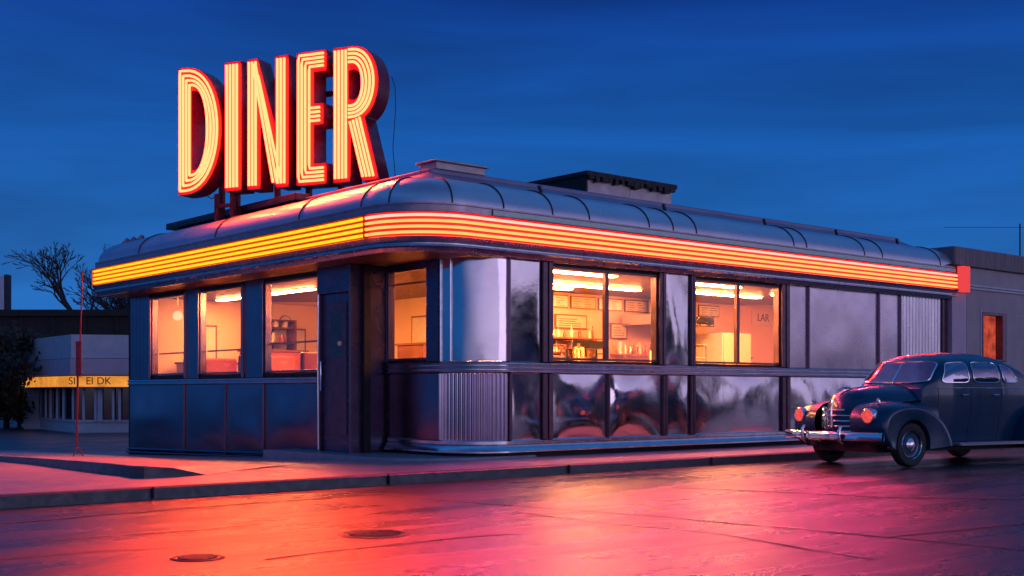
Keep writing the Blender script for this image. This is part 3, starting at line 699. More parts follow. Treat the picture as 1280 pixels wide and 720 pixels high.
thing_box('refrigerator', 11.3, 3.7, .36, [('body','ceramic',[(-.5,.5,-.4,.4,0,1.95)]),('door','cream',[(-.47,-.01,-.43,-.402,.1,1.9),(.01,.47,-.43,-.402,.1,1.9)]),('handle','chrome',[(-.07,-.04,-.47,-.43,.9,1.3),(.04,.07,-.47,-.43,.9,1.3)])], 'pale two door refrigerator at the right of the second street window', 'refrigerator')
thing_box('range_hood', 9.6, 3.8, 2.42, [('canopy','chrome',[(-1.0,1.0,-.45,.45,0,.22)]),('duct','chrome',[(-.3,.3,-.2,.3,.22,.62)]),('rail','brass',[(-.98,.98,-.47,-.45,.02,.05)])], 'wide chrome hood hanging over the grill in the second street window', 'range hood')
rc = random.Random(5)
for k in range(16):
    u = 5.6+5.4*(k+rc.uniform(.1,.9))/16; h = rc.uniform(.09,.26)
    o = MB().lathe([(0,0),(.04,0)] + [(.045+.004*(j%2), h*j/8) for j in range(1,9)] + [(.03,h),(0,h-.01)], n=12).build('cup_stack', M[rc.choice(['ceramic','cream','brass'])], None, True)
    o.location = W(u, 4.1+rc.uniform(-.05,.05), 1.45+(.0 if k%2 else .36)); 
    o.location.z = 1.812 if 8.3<u<10.5 or 5.95<u<7.85 else 1.42
    tag(o, 'stack of pale cups standing behind the counter', 'cups', 'stacked cups behind the counter')
t = place('back_counter', 8.4, 4.0, .36, 'low back counter running along the kitchen wall', 'counter'); b = MB(); b.box(-3.0,3.4,-.26,.26,0,1.02); b.build('base', M['counter'], t); b = MB(); b.box(-3.0,3.4,-.28,.27,1.02,1.058); b.build('countertop', M['ceramic'], t)
for k, u in enumerate((5.9,6.7,7.5,8.3,9.1,9.9,10.7,11.5)):
    t = place('menu_sign', u, 4.292, 2.86, ['first','second','third','fourth','fifth','sixth','seventh','last'][k]+' pale sign of the menu row high on the kitchen wall, counted from the left', 'menu sign', 'menu signs high on the kitchen wall')
    b = MB(); b.box(-.36,.36,-.03,0,-.13,.13); b.build('frame', M['brown'], t)
    b = MB(); b.box(-.34,.34,-.036,-.031,-.11,.11); b.build('face', M['ceramic' if k%2 else 'cream'], t)
    b = MB()
    for j in range(4): b.box(-.3,rc.uniform(-.2,-.05),-.04,-.037,.06-j*.05,.07-j*.05); b.box(.02,rc.uniform(.1,.3),-.04,-.037,.06-j*.05,.07-j*.05)
    b.build('printed_lines', M['brown'], t)
# small wall lettering seen through the second street window
def text_mesh(body, size, name, m, parent, loc, rot, ext=.004, sx=1):
    c = bpy.data.curves.new(name, 'FONT'); c.body = body; c.size = size; c.extrude = ext; c.align_x = 'CENTER'; c.align_y = 'CENTER'
    o = bpy.data.objects.new(name, c); COL.objects.link(o); bpy.context.view_layer.update()
    me = bpy.data.meshes.new_from_object(o.evaluated_get(bpy.context.evaluated_depsgraph_get())); bpy.data.objects.remove(o)
    o = bpy.data.objects.new(name, me); COL.objects.link(o); me.materials.clear(); me.materials.append(M[m])
    o.parent = parent; o.location = loc; o.rotation_euler = rot; o.scale = (sx,1,1); return o
t = place('wall_sign', 13.5, 4.29, 2.78, 'small wall sign lettered LAR at the right of the second street window', 'sign')
b = MB(); b.box(-.42,.42,-.02,0,-.17,.17); b.build('board', M['cream'], t)
text_mesh('LAR', .26, 'lettering', 'brown', t, (0,-.026,0), (PI/2,0,0))

# ------------------------------------------------------------------ roof equipment
t = place('roof_unit', 9.7, 6.0, 4.542, 'big pale tin air handling box with black cap on the diner roof', 'air handler')
b = MB(); b.box(-1.36,1.36,-.98,1,0,1.12); b.build('casing', M['hvac'], t, bevel=.01)
b = MB(); b.box(-1.42,-1.362,-1.0,1.02,0,1.16); b.build('black_side_sheet', M['black'], t)  # black sheet over the left face of the casing
b = MB(); b.box(-1.45,1.45,-1.08,1.1,1.162,1.26)
for k in range(14): b.box(-1.4+.2*k, -1.4+.2*k+random.uniform(.08,.19), -1.10, -1.0, 1.05+random.uniform(-.03,.05), 1.162)
b.build('cap', M['black'], t)
b = MB(); b.box(-.02,.02,-.99,-.979,.02,1.1); b.build('seam_strip', M['fascia'], t)
t = place('roof_vent_box', 12.1, 5.8, 4.542, 'small pale vent box beside the big roof unit', 'vent box')
b = MB(); b.box(-.5,.5,-.4,.4,0,.83); b.build('casing', M['hvac'], t, bevel=.01)
b = MB(); b.box(-.6,.6,-.5,.5,.832,.88); b.build('lid', M['hvac'], t)
b = MB(); b.tube([(.55,-.3,0),(.55,-.3,.75)], .02, 6); b.build('pipe', M['seam'], t)

# ------------------------------------------------------------------ DINER sign
WX, WY = .919, -.3945
SR = math.atan2(WY, WX)
SG = empty('rooftop_sign', (-6.39, 23.2, 4.82), SR)
tag(SG, 'large red rooftop sign spelling DINER in rows of glowing yellow neon tubes', 'neon sign')
H = 2.37; P_ = .074; DEP = .42
def bowl(x0, xr, y0, y1, n=22, e=.85):
    ym = (y0+y1)/2; h = (y1-y0)/2; pts = []
    for i in range(n+1):
        a = PI/2-PI*i/n; c = abs(math.cos(a))**e; s = math.sin(a); pts.append((x0+(xr-x0)*c, ym+h*s))
    return pts
def can(name, loops, parent):
    c = bpy.data.curves.new(name, 'CURVE'); c.dimensions = '2D'; c.fill_mode = 'BOTH'; c.extrude = DEP/2; c.bevel_depth = 0
    for lp in loops:
        s = c.splines.new('POLY'); s.points.add(len(lp)-1); s.use_cyclic_u = True
        for i, (x, y) in enumerate(lp): s.points[i].co = (x,y,0,1)
    o = bpy.data.objects.new(name, c); COL.objects.link(o); bpy.context.view_layer.update()
    me = bpy.data.meshes.new_from_object(o.evaluated_get(bpy.context.evaluated_depsgraph_get())); bpy.data.objects.remove(o)
    # curve lies in x/y; stand it up: y->z, z->-y
    me.transform(Matrix(((1,0,0,0),(0,0,-1,DEP/2),(0,1,0,0),(0,0,0,1))))
    o = bpy.data.objects.new(name, me); COL.objects.link(o); me.materials.clear(); me.materials.append(M['can_red']); me.materials.append(M['can_face'])
    for p in me.polygons: p.material_index = 1 if p.normal.y < -.9 else 0
    o.parent = parent; return o
def tubes(lines, x0, parent, closed=()):
    for k, ln in enumerate(lines):
        b = MB(); pts = [(x, -.045, z) for x, z in ln]
        # densify sharp corners
        q = [pts[0]]
        for a, c in zip(pts[:-1], pts[1:]):
            q.append(tuple(a[i]+(c[i]-a[i])*.04 for i in range(3))); q.append(tuple(a[i]+(c[i]-a[i])*.96 for i in range(3)))
        q.append(pts[-1])
        b.tube(q, .0245, 8); b.build('neon_tube', M['sign_tube'], parent, True)
E_ = .034    # red border outside the tubes
def vline(x, z0=.0, z1=H): return [(x,z0+.03),(x,z1-.03)]
# D
w_ = .936
o = can('sign_letter', [[(-E_,-E_),(-E_,H+E_)] + bowl(.1,w_+E_,-E_,H+E_) , list(reversed([(4*P_-.02,.42),(4*P_-.02,H-.42)] + bowl(4*P_,w_-4*P_+.02,.42,H-.42)))], SG)
ls = []
for k in range(4):
    i = .035+k*P_; hi = .035+k*.095
    pts = [(i,hi),(i,H-hi)] + bowl(max(.12,i+.02),w_-i,hi,H-hi) + [(i,hi)]; ls.append(pts)
tubes(ls, 0, o); o['label'] = 'letter D'
# I
a, c = 1.08, 1.39
o = can('sign_letter', [[(a-E_,-E_),(a-E_,H+E_),(c+E_,H+E_),(c+E_,-E_)]], SG); tubes([vline(a+.04+.077*k) for k in range(4)], 0, o); o['label'] = 'letter I'
# N
a, c = 1.59, 2.44; s_ = .235
o = can('sign_letter', [[(a-E_,-E_),(a-E_,H+E_),(a+.2,H+E_),(c-s_-E_,1.15),(c-s_-E_,H+E_),(c+E_,H+E_),(c+E_,-E_),(c-.24,-E_),(a+s_+E_,1.2),(a+s_+E_,-E_)]], SG)
ls = [vline(a+.035+P_*k) for k in range(3)] + [vline(c-.035-P_*k) for k in range(3)]
for k in range(1,4): ls.append([(a+.06+.062*k, H-.08-(.02 if k > 1 else 0)), (c-.36+.062*k*1.3, .06)])
ls[-1] = [(a+.24,H-.3),(c-.10,.05)]
tubes(ls, 0, o); o['label'] = 'letter N'
# E
a, c = 2.676, 3.25; st_ = .31; ah = .33; m0 = H*.47
o = can('sign_letter', [[(a-E_,-E_),(a-E_,H+E_),(c+E_,H+E_),(c+E_,H-ah-.02),(a+st_+E_,H-ah-.02),(a+st_+E_,m0+.33),(c-.06+E_,m0+.33),(c-.06+E_,m0-.06),(a+st_+E_,m0-.06),(a+st_+E_,ah+.02),(c+E_,ah+.02),(c+E_,-E_)]], SG)
ls = []
for k in range(4):
    i = .035+P_*k
    if k < 3: ls.append([(c,H-i),(a+i,H-i),(a+i,i),(c,i)])
    else: ls.append([(c,H-i),(a+i+.01,H-i),(a+i+.01,i),(c,i)])
for k in range(4): ls.append([(a+st_+.0,m0+k*.078+.01),(c-.08,m0+k*.078+.01)])
tubes(ls, 0, o); o['label'] = 'letter E'
# R
a, c = 3.46, 4.35; yb = H*.46
outer = [(a-E_,-E_),(a-E_,H+E_)] + bowl(a+.34,c-.02+E_,yb-.05,H+E_)[0:20] + [(a+.62,yb+.02),(c+E_,-E_),(c-.32,-E_),(a+.34,yb-.14),(a+.29+E_,-E_)]
hole = list(reversed([(a+4*P_-.01,yb+.36),(a+4*P_-.01,H-.40)] + bowl(a+.34,c-4*P_-.02,yb+.34,H-.38)[1:-1]))
o = can('sign_letter', [outer, hole], SG)
ls = [vline(a+.035+P_*k) for k in range(4)]
for k in range(4):
    i = .035+P_*k; ls.append([(a+.31,H-i)] + bowl(a+.36,c-.03-i,yb+i*.9,H-i) + [(a+.31,yb+i*.9)])
for k in range(4): ls.append([(a+.34+.066*k,yb-.05+.02*k),(c-.28+.072*k,.03)])
tubes(ls, 0, o); o['label'] = 'letter R'
# support frames behind and below the letters
b = MB()
for x in (.62,.98,1.9,2.6,3.3,3.9):
    b.box(x-.045,x+.045,DEP+.02,DEP+.11,-.62 if x < 3 else -.3,H*.9)
b.build('post', M['rust'], SG)
b = MB(); b.box(.2,4.2,DEP+.115,DEP+.16,.3,.4); b.box(.2,4.2,DEP+.115,DEP+.16,1.7,1.8); b.build('rail', M['rust'], SG)
b = MB(); b.box(.58,1.03,.30,.36,-.27,-.2); b.box(.575,.665,.30,.37,-.72,.0); b.box(.94,1.03,.30,.37,-.66,.0); b.build('stand', M['rust'], SG)
b = MB()
b.tube([(.4,.3,-.02),(.5,.32,-.09),(.6,.33,-.03)], .01, 5)
b.build('cable', M['black'], SG, True); b = MB(); b.tube([(4.40,.42,1.9),(4.46,.44,1.7),(4.47,.44,1.3),(4.42,.43,.6),(4.47,.45,-.05)], .007, 5)
b.build('cable', M['black'], SG, True)

# added spot lamps that boost the light of the neon on the street
def throw(loc, d, p, col, parent=None, name='band_boost_spot', cone=128):     # cone aimed outwards and down, mostly past the roof and the wall
    l = bpy.data.lights.new(name, 'SPOT'); l.energy = p; l.color = col; l.shadow_soft_size = .0; l.spot_size = math.radians(cone); l.spot_blend = .6
    o = bpy.data.objects.new(name, l); COL.objects.link(o); o.location = loc; o.parent = parent or D
    o.rotation_euler = Vector(d).to_track_quat('-Z','Y').to_euler()
for x, z in ((.5,1.0),(.5,1.9),(1.3,1.5),(2.0,1.5),(2.9,1.4),(2.9,2.1),(3.8,1.7),(3.8,2.2)):
    throw((x,-.12,z), (0,-1,-.42), 800, (1,.058,.012), SG, 'sign_boost_spot', 118)
for k in range(9): throw((-.16, 1.7+1.15*k, 3.43), (-1,0,-.75), 60, (1,.08,.02))
for k in range(12): throw((.5+1.05*k, -.16, 3.43), (0,-1,-.62), 190 if k < 10 else 150-26*(k-9), (1,.05,.19))

# ------------------------------------------------------------------ annex to the right
A = empty('annex_building', W(15,0,0), ROT)
tag(A, 'grey stucco building joined to the right end of the diner, with weathered parapet', 'building')
b = MB(); wx = (.9,2.03)
b.box(.26,wx[0],0,8,-.3,3.3); b.box(wx[1],14,0,8,-.3,3.3); b.box(wx[0],wx[1],0,8,-.3,1.7); b.box(wx[0],wx[1],0,8,2.82,3.3)
b.box(wx[0],wx[1],.3,8,1.7,2.82); b.build('wall', M['stucco'], A)
b = MB(); b.box(-.3,14,-.02,8,3.80,4.22); b.box(-.9,-.3,.6,8,3.7,4.22); b.build('parapet', M['parapet'], A, bevel=.02)
b = MB(); b.box(.26,14,-.005,8,3.42,3.797); b.build('frieze', M['stucco'], A)
b = MB(); b.box(.26,14,-.06,.0,3.36,3.41); b.box(.26,14,-.04,.0,3.3,3.355); b.build('cornice', M['concrete'], A, bevel=.01)
b = MB(); b.box(-.5,14,-.06,.02,3.79,3.81); b.build('drip_edge', M['black'], A)
t2 = empty('window'); t2.parent = A
b = MB(); b.box(wx[0],wx[0]+.06,-.03,.2,1.7,2.82); b.box(wx[1]-.2,wx[1],-.03,.2,1.7,2.82); b.box(wx[0]+.06,wx[1]-.2,-.03,.2,2.75,2.82); b.box(wx[0]+.06,wx[1]-.2,-.03,.2,1.7,1.75)
b.build('frame', M['mullion'], t2, bevel=.01)
b = MB(); rows = []
for z in (1.75,2.75): rows.append([(wx[0]+.06+(wx[1]-.26-wx[0])*k/48, .16+.02*math.sin(k*1.3), z) for k in range(49)])
b.grid(rows); b.build('curtain', M['red_window'], t2, True)
b = MB(); b.box(wx[0]-.05,wx[0]-.01,-.02,.0,1.65,2.9); b.box(2.4,14,-.01,.0,2.78,2.8); b.build('wall_joint', M['concrete'], A)
# mast and wire on the annex roof
t = place('roof_mast', 22.5, 2.4, 4.222, 'thin dark mast carrying a wire above the right hand building', 'mast')
b = MB(); b.tube([(0,0,0),(0,0,1.45)], .022, 6); b.tube([(0,0,1.35),(-.75,.65,1.345),(-1.6,1.37,1.35)], .006, 4); b.tube([(0,0,1.35),(6,-1,1.4)], .006, 4); b.build('pole', M['seam'], t)

# ------------------------------------------------------------------ far left: small low building
t = empty('drive_in_shop', (0,0,G(0,14))); tag(t, 'low pale shop with flat white fascia and amber lit sign strip at far left', 'shop')
def FP(px, Y): return ((px-640)/F*Y, Y)
plan = [FP(30,50), FP(60,45.2), FP(96,42), FP(175,42.5), FP(300,44)]
def offp(o): return [(x+(-o*.35 if i < 2 else 0), y-o) for i, (x,y) in enumerate(plan)]
def fsweep(prof, name, m, smooth=False):
    b = MB(); sweep(b, prof, offp); return b.build(name, M[m], t, smooth)
fsweep([(-6,3.42),(.55,3.40),(.55,2.60),(.5,2.58)], 'roof_fascia', 'concrete')
fsweep([(.5,2.58),(.62,2.57),(.62,2.02),(.2,2.0),(-1,2.0)], 'canopy', 'pilaster')
fsweep([(.56,1.97),(.56,1.60)], 'sign_strip', 'amber')
fsweep([(.50,1.995),(.57,1.995),(.57,1.975),(.50,1.97)], 'sign_edge', 'black')
fsweep([(.6,1.6),(.6,1.56),(0,1.56)], 'sign_rail', 'mullion')
fsweep([(0,1.58),(0,.42)], 'glazing', 'blue_glazing')
fsweep([(0,.45),(.12,.44),(.12,.36),(.06,.35),(.06,-.02)], 'base_wall', 'concrete')
for px in (48,58,64,72,80,92,105,120,124,127,142,150): 
    Yp = 45.2-(px-60)*.089 if px < 96 else 42.1
    x, y = FP(px, min(Yp,48)-.06); b = MB(); b.box(x-.04,x+.04,y-.06,y,.4,1.6); b.build('window_bar', M['concrete'], t)
x, y = FP(47, 46.5); b = MB(); b.box(x-.5,x+.4,y-.1,y+.2,0,1.6); b.build('end_pier', M['concrete'], t)
for px, wd in ((90,'SI'),(112,'EI'),(130,'DK')):
    x, y = FP(px, 41.4); text_mesh(wd, .36, 'sign_lettering', 'dark_text', t, (x,y,1.79), (PI/2,0,0))
x, y = FP(62, 44.2); text_mesh('ST', .32, 'sign_lettering', 'dark_text', t, (x,y-.3,1.79), (PI/2,0,-.6))

# big dark building behind it
t = empty('warehouse', (-30,76,G(0,14))); tag(t, 'long unlit black warehouse filling the skyline at far left', 'warehouse')
b = MB(); b.box(-22,12,0,14,0,6.2); b.build('wall', M['dark_wall'], t)
b = MB(); b.box(-22.2,12.2,-.3,14.3,6.2,6.6); b.build('roof', M['dark_wall'], t)
b = MB(); 
for k in range(16): b.box(-21+2*k,-20.8+2*k,-.12,0,0,6.2)
b.build('buttress', M['dark_wall'], t)
t = empty('chimney', (-32.6,77,6.6+G(0,14))); tag(t, 'pale square chimney stack on the warehouse roof at the left edge', 'chimney')
b = MB(); b.box(-.9,.28,-.3,.3,0,2.2); b.build('stack', M['concrete'], t); b = MB(); b.box(.282,.5,-.3,.3,0,2.3); b.build('flue', M['seam'], t)

# trees
def bare_tree(x, y, z, h, label, sd, spread=.5, depth=6):
    rnd = random.Random(sd); t = empty('bare_tree', (x,y,z)); tag(t, label, 'tree', 'bare trees behind the warehouse')
    tr = MB(); tw = MB()
    def br(p, d, l, r, k):
        q = p + d*l*(1.0 if k else .7)
        (tr if k > depth-2 else tw).tube([p, p.lerp(q,.5)+Vector((rnd.uniform(-1,1),rnd.uniform(-1,1),0))*l*.06, q], lambda s: max(r,.022)*(1-.35*s), 5 if k > 2 else 3, cap=False)
        if k == 0: return
        for i in range(rnd.choice((2,3,3)) if k > 1 else 4):
            nd = (d + Vector((rnd.gauss(0,1),rnd.gauss(0,1),rnd.gauss(.15,.6)))*spread).normalized()
            br(q if i else p.lerp(q,.7), nd, l*rnd.uniform(.6,.85), r*.6, k-1)
    br(Vector((0,0,0)), Vector((0,0,1)), h*.28, h*.028, depth)
    tr.build('trunk', M['bark'], t); tw.build('crown', M['bark'], t)
g0 = G(0,14)
for i, (px, Y, h, l) in enumerate(((112,95,12.4,'tallest bare tree rising behind the warehouse left of the neon band'),(88,98,9.6,'rounded bare tree left of the tallest one behind the warehouse'),(138,90,9.6,'bare tree half hidden by the left end of the neon band'),
        (62,100,8.6,'thin bare tree low over the warehouse roof'),(30,102,8.0,'faint bare tree top over the left part of the warehouse roof'),(150,92,8.5,'bare tree below the left end of the eave'))):
    bare_tree((px-640)/F*Y, Y, g0, h*(1.3 if px > 100 else .95 if px > 80 else .78), l, 40+i, .42, 7)
def fir(x, y, z, h, r, label, grp, sd, n=5200):
    rnd = random.Random(sd); t = empty('fir_tree', (x,y,z)); tag(t, label, 'tree', grp)
    MB().tube([(0,0,0),(0,0,h*.5),(0,0,h)], lambda s: r*.08*(1-.9*s)+.02, 7).build('trunk', M['bark'], t, True)
    b = MB()
    for k in range(n):
        u_ = rnd.random()**1.4; zz = h*(.06+.92*u_); tier = .75+.25*((zz/h*7)%1)*-1+.25
        rr = r*(1-u_)*tier*math.sqrt(rnd.random()); a = rnd.uniform(0,2*PI); p = Vector((rr*math.cos(a), rr*math.sin(a), zz))
        d = Vector((math.cos(a),math.sin(a),rnd.uniform(-.7,.1))).normalized()*rnd.uniform(.2,.42); e = Vector((-math.sin(a),math.cos(a),0))*.16
        b.add([p-d*.3,p+e,p+d,p-e], [(0,1,2,3)])
    b.build('crown', M['leaf'], t)
def leafy(x, y, z, h, r, label, grp, sd, n=2600, trunk=.25, squash=1.0, ls=.11, name='bush'):
    rnd = random.Random(sd); t = empty(name, (x,y,z)); tag(t, label, 'tree' if name == 'tree' else 'bush', grp)
    MB().tube([(0,0,0),(.05,0,h*.4),(0,.05,h*.7)], lambda s: r*.07*(1-.6*s)+.02, 7).build('trunk', M['bark'], t, True)
    cl = [(Vector((rnd.gauss(0,.42)*r, rnd.gauss(0,.42)*r, h*trunk+(h*(1-trunk))*rnd.uniform(.1,.88))), r*rnd.uniform(.22,.45)) for _ in range(22)]
    b = MB()
    for k in range(n):
        c, cr_ = rnd.choice(cl); p = c + Vector((rnd.gauss(0,.5),rnd.gauss(0,.5),rnd.gauss(0,.45)))*cr_
        if p.z < .05: continue
        d = Vector((rnd.gauss(0,1),rnd.gauss(0,1),rnd.gauss(0,1))).normalized()*ls*rnd.uniform(.7,1.6); e = d.orthogonal().normalized()*ls*.55
        b.add([p-d,p+e,p+d,p-e], [(0,1,2,3)])
    b.build('crown', M['leaf'], t)
for i, (px, Y, h, r, l) in enumerate(((8,47,3.6,1.5,'tall black bush at the left edge beside the low shop'),(24,48.5,2.9,.9,'smaller dark bush between the left edge and the low shop'),(-14,44,3.8,1.5,'dark bush cut by the left edge of the view'))):
    leafy((px-640)/F*Y, Y, g0, h, r, l, 'dark bushes at the left edge', 60+i, 5000, .12)
# things across the street that the steel mirrors
for i, (x, y, h, r) in enumerate(((50,15,8,3.0),(62,20.5,10.0,4.0),(55,27.5,7.5,3.4),(66,35,9.5,3.8),(48,4,8,3.2))):
    fir(x, y, ROADZ, h, r, ['pointed dark tree down the street, mirrored in the steel','tall dark tree down the street, mirrored in the steel','low dark tree down the street, mirrored in the steel','tallest dark tree down the street, mirrored in the steel','small dark tree across the street, mirrored in the steel'][i], 'trees mirrored in the steel panels', 80+i)
t = empty('house', (50,9,ROADZ), .4); tag(t, 'dark gabled house across the street, seen only in the steel reflections', 'house')
b = MB(); b.box(-4,4,-5,5,0,4.2); b.build('wall', M['stucco'], t)
b = MB(); b.add([(-4.4,-5.4,4.2),(4.4,-5.4,4.2),(4.4,5.4,4.2),(-4.4,5.4,4.2),(0,-5.4,7),(0,5.4,7)], [(0,1,4),(2,3,5),(0,4,5,3),(1,2,5,4),(0,3,2,1)]); b.build('roof', M['dark_wall'], t)

# slim pole with narrow red sign at the left
x, y = px2g(96, 566.5, -.09); t = empty('sign_pole', (x,y,G(*w2l(x,y))))
tag(t, 'slender red pole on three splayed feet with a narrow vertical plate on it', 'pole')
s = y/F
b = MB(); b.tube([(0,0,.22),(.02,0,1.7),(.055,0,1.9),(.10,0,3.36)], lambda q: .022*(1-.45*q), 8); b.build('shaft', M['rust'], t, True)
b = MB()
for a in (.3,2.4,4.5): b.tube([(.0,0,.26),(.2*math.cos(a)*.8,.2*math.sin(a)*.8,.0)], .011, 6)
b.build('foot', M['rust'], t, True)
b = MB(); b.box(-.005,.10,-.05,-.02,1.50,2.13); b.build('plate', M['can_red'], t, bevel=.01)
b = MB()
for k in range(5): b.lathe([(0,.006),(.018,.004),(.02,0)], (.045,-.05,1.58+.12*k), (0,-1,0), 10)
b.build('plate_stud', M['seam'], t, True)

#CAR#
# ------------------------------------------------------------------ the old sedan
TH = math.radians(31)
CAR = empty('parked_car', (6.93, 19.62, ROADZ), PI+TH)
tag(CAR, 'dark navy rounded vintage sedan with chrome bumper parked in the street at right', 'car')
def lerp_tab(tab, x):
    tab = sorted(tab)
    if x <= tab[0][0]: return tab[0][1]
    for (a, p), (c, q) in zip(tab[:-1], tab[1:]):
        if x <= c:
            t = (x-a)/(c-a); return p+(q-p)*t
    return tab[-1][1]
def smooth_tab(tab, x, h=.09): return sum(lerp_tab(tab, x+k*h/3)*wt for k, wt in ((-3,1),(-2,2),(-1,3),(0,4),(1,3),(2,2),(3,1)))/16
ZT_ = [(1.14,1.16),(1.06,1.27),(.96,1.40),(.85,1.55),(.74,1.655),(.55,1.72),(.2,1.765),(-.4,1.765),(-.8,1.71),(-1.1,1.61),(-1.4,1.46),(-1.7,1.29),(-2.0,1.13),(-2.3,.95),(-2.5,.72),(-2.56,.5)]
WB_ = [(1.14,.62),(.95,.72),(.6,.80),(0,.83),(-.6,.83),(-1.2,.78),(-1.8,.66),(-2.2,.50),(-2.45,.32),(-2.56,.15)]
ZB_ = [(1.14,1.15),(1.06,1.22),(.9,1.225),(-1.2,1.22),(-1.6,1.08),(-2.1,.9),(-2.5,.66),(-2.56,.48)]
zt = lambda x: smooth_tab(ZT_, x, .06); wb = lambda x: smooth_tab(WB_, x); zb = lambda x: min(smooth_tab(ZB_, x, .06), zt(x)-.005)
NE = 2.9
def roof_z(x, y):
    q = min(abs(y)/(wb(x)*.965), 1); return zb(x)+(zt(x)-zb(x))*(1-q**NE)**(1/NE)
def side_y(x, z):
    q = min(max((z-zb(x))/(zt(x)-zb(x)),0),1); return wb(x)*.965*(1-q**NE)**(1/NE)
def tub_y(x, z):
    if z >= zb(x): return side_y(x, z)
    t = (zb(x)-z)/max(zb(x)-.32, .01); t = min(t,1); return wb(x)*(.965+.03*math.sin(min(t*4,1)*PI/2)-.17*t**1.5)
b = MB(); rows = []
xs = [1.13-.0455*k for k in range(82)]
for x in xs:
    half = [(tub_y(x, z), z) for z in [.30+(zb(x)-.30)*k/8 for k in range(9)]]
    for k in range(1,19):
        a = PI/2*k/18; y = wb(x)*.965*math.cos(a)**(2/NE); z = zb(x)+(zt(x)-zb(x))*math.sin(a)**(2/NE); half.append((y,z))
    r = [(x,y,z) for y,z in half] + [(x,-y,z) for y,z in reversed(half[:-1])]
    rows.append(r)
b.grid(rows); b.f.append(tuple(range(len(rows[0])))); nn = len(rows[0])*(len(rows)-1); b.f.append(tuple(nn+i for i in range(len(rows[0]))))
b.build('body', M['paint'], CAR, True, angle=70)
# hood
HW = [(.85,.70),(1.2,.63),(1.6,.54),(2.0,.42),(2.2,.31),(2.32,.16),(2.36,.04)]
HZ = [(.85,1.25),(1.2,1.245),(1.6,1.22),(2.0,1.175),(2.18,1.12),(2.28,1.02),(2.34,.85),(2.36,.7)]
b = MB(); rows = []
for k in range(35):
    x = .86+1.5*(1-(1-k/34)**1.5); w_ = smooth_tab(HW, x, .03); z1 = smooth_tab(HZ, x, .03); z0 = .62
    half = [(w_*1.12, .45),(w_*1.08,z0)]
    for q in range(1,13):
        a = PI/2*q/12; half.append((w_*1.06*math.cos(a)**(2/2.5), z0+(z1-z0)*math.sin(a)**(2/2.5)))
    rows.append([(x,y,z) for y,z in half]+[(x,-y,z) for y,z in reversed(half[:-1])])
b.grid(rows); n0 = len(rows[0])*(len(rows)-1); b.f.append(tuple(n0+i for i in range(len(rows[0]))))
b.build('hood', M['paint'], CAR, True, angle=70)
b = MB(); b.tube([(x, 0, smooth_tab(HZ, x, .03)+.008) for x in [.95+.07*k for k in range(19)]], .010, 6); b.build('hood_strip', M['chrome'], CAR, True)
b = MB(); b.tube([(2.02,0,1.19),(2.16,0,1.20),(2.30,0,1.14)], lambda s: .022*(1.2-s), 8); b.build('hood_ornament', M['chrome'], CAR, True)
b = MB()       # lower nose between the fenders
rows = []
for k in range(13):
    y = -.66+1.32*k/12; bx = 2.26-.42*abs(y/.66)**2.2
    rows.append([(bx-1.1,y,1.02),(bx-.55,y,1.0),(bx-.22,y,.98),(bx-.10,y,.96),(bx-.04,y,.88),(bx,y,.64),(bx-.02,y,.48),(bx-.10,y,.38),(bx-.5,y,.36)])
b.grid(rows); b.build('nose_apron', M['paint'], CAR, True, angle=70)
for z, hw, x0 in ((.86,.22,2.40),(.77,.32,2.40),(.69,.42,2.39),(.61,.50,2.37),(.53,.52,2.34)):
    b = MB(); b.tube([(x0-.40*abs(y/.66)**2.0, y, z) for y in [hw*(k/8-1) for k in range(17)]], .013, 6); b.build('grille_bar', M['chrome'], CAR, True)
b = MB(); b.tube([(2.37,0,.5),(2.405,0,.7),(2.405,0,.9),(2.36,0,1.02)], .018, 6); b.build('grille_spine', M['chrome'], CAR, True)
for k in (-6,-5,-4,-3,-2,-1):
    b = MB(); y = .055*k; x = 2.385-.40*(y/.66)**2; b.tube([(x-.02,y,.50),(x,y,.70),(x-.03,y,.90)], .007, 5); b.build('grille_tooth', M['chrome'], CAR, True)
# fenders
def resample(pts, n):
    d = [0]
    for p, q in zip(pts[:-1], pts[1:]): d.append(d[-1]+math.hypot(q[0]-p[0], q[1]-p[1]))
    o = []
    for k in range(n+1):
        s = d[-1]*k/n; i = 0
        while i < len(d)-2 and d[i+1] < s: i += 1
        t = (s-d[i])/(d[i+1]-d[i]); o.append((pts[i][0]+(pts[i+1][0]-pts[i][0])*t, pts[i][1]+(pts[i+1][1]-pts[i][1])*t))
    for _ in range(3): o = [o[0]]+[((a[0]+2*p[0]+c[0])/4,(a[1]+2*p[1]+c[1])/4) for a,p,c in zip(o[:-2],o[1:-1],o[2:])]+[o[-1]]
    return o
def fender(outl, xw, zw, ra, y0, y1, sgn):
    n = 36; O = resample(outl, n); b = MB(); rows = []
    for i, (ox, oz) in enumerate(O):
        ph = PI*(-.06+1.12*i/n); ax_, az = xw+ra*math.cos(ph), zw+ra*math.sin(ph); r = []
        for k in range(10):
            a = PI/2*k/9; s = (1-math.cos(a)**.9 if k < 9 else 1)*.42; y = y0+(y1-y0)*math.sin(a)**.95
            r.append((ox+(ax_-ox)*s, sgn*y, oz+(az-oz)*s))
        for k in range(1,5):
            s = .42+.58*k/4; r.append((ox+(ax_-ox)*s, sgn*(y1-.045*(k/4)**1.4), oz+(az-oz)*s))
        r.append((ax_*.985+xw*.015, sgn*(y1-.08), az*.985+zw*.015)); r.append((ax_, sgn*(y1-.22), az))
        rows.append(r)
    b.grid(rows); return b.build('fender', M['paint'], CAR, True, angle=60)
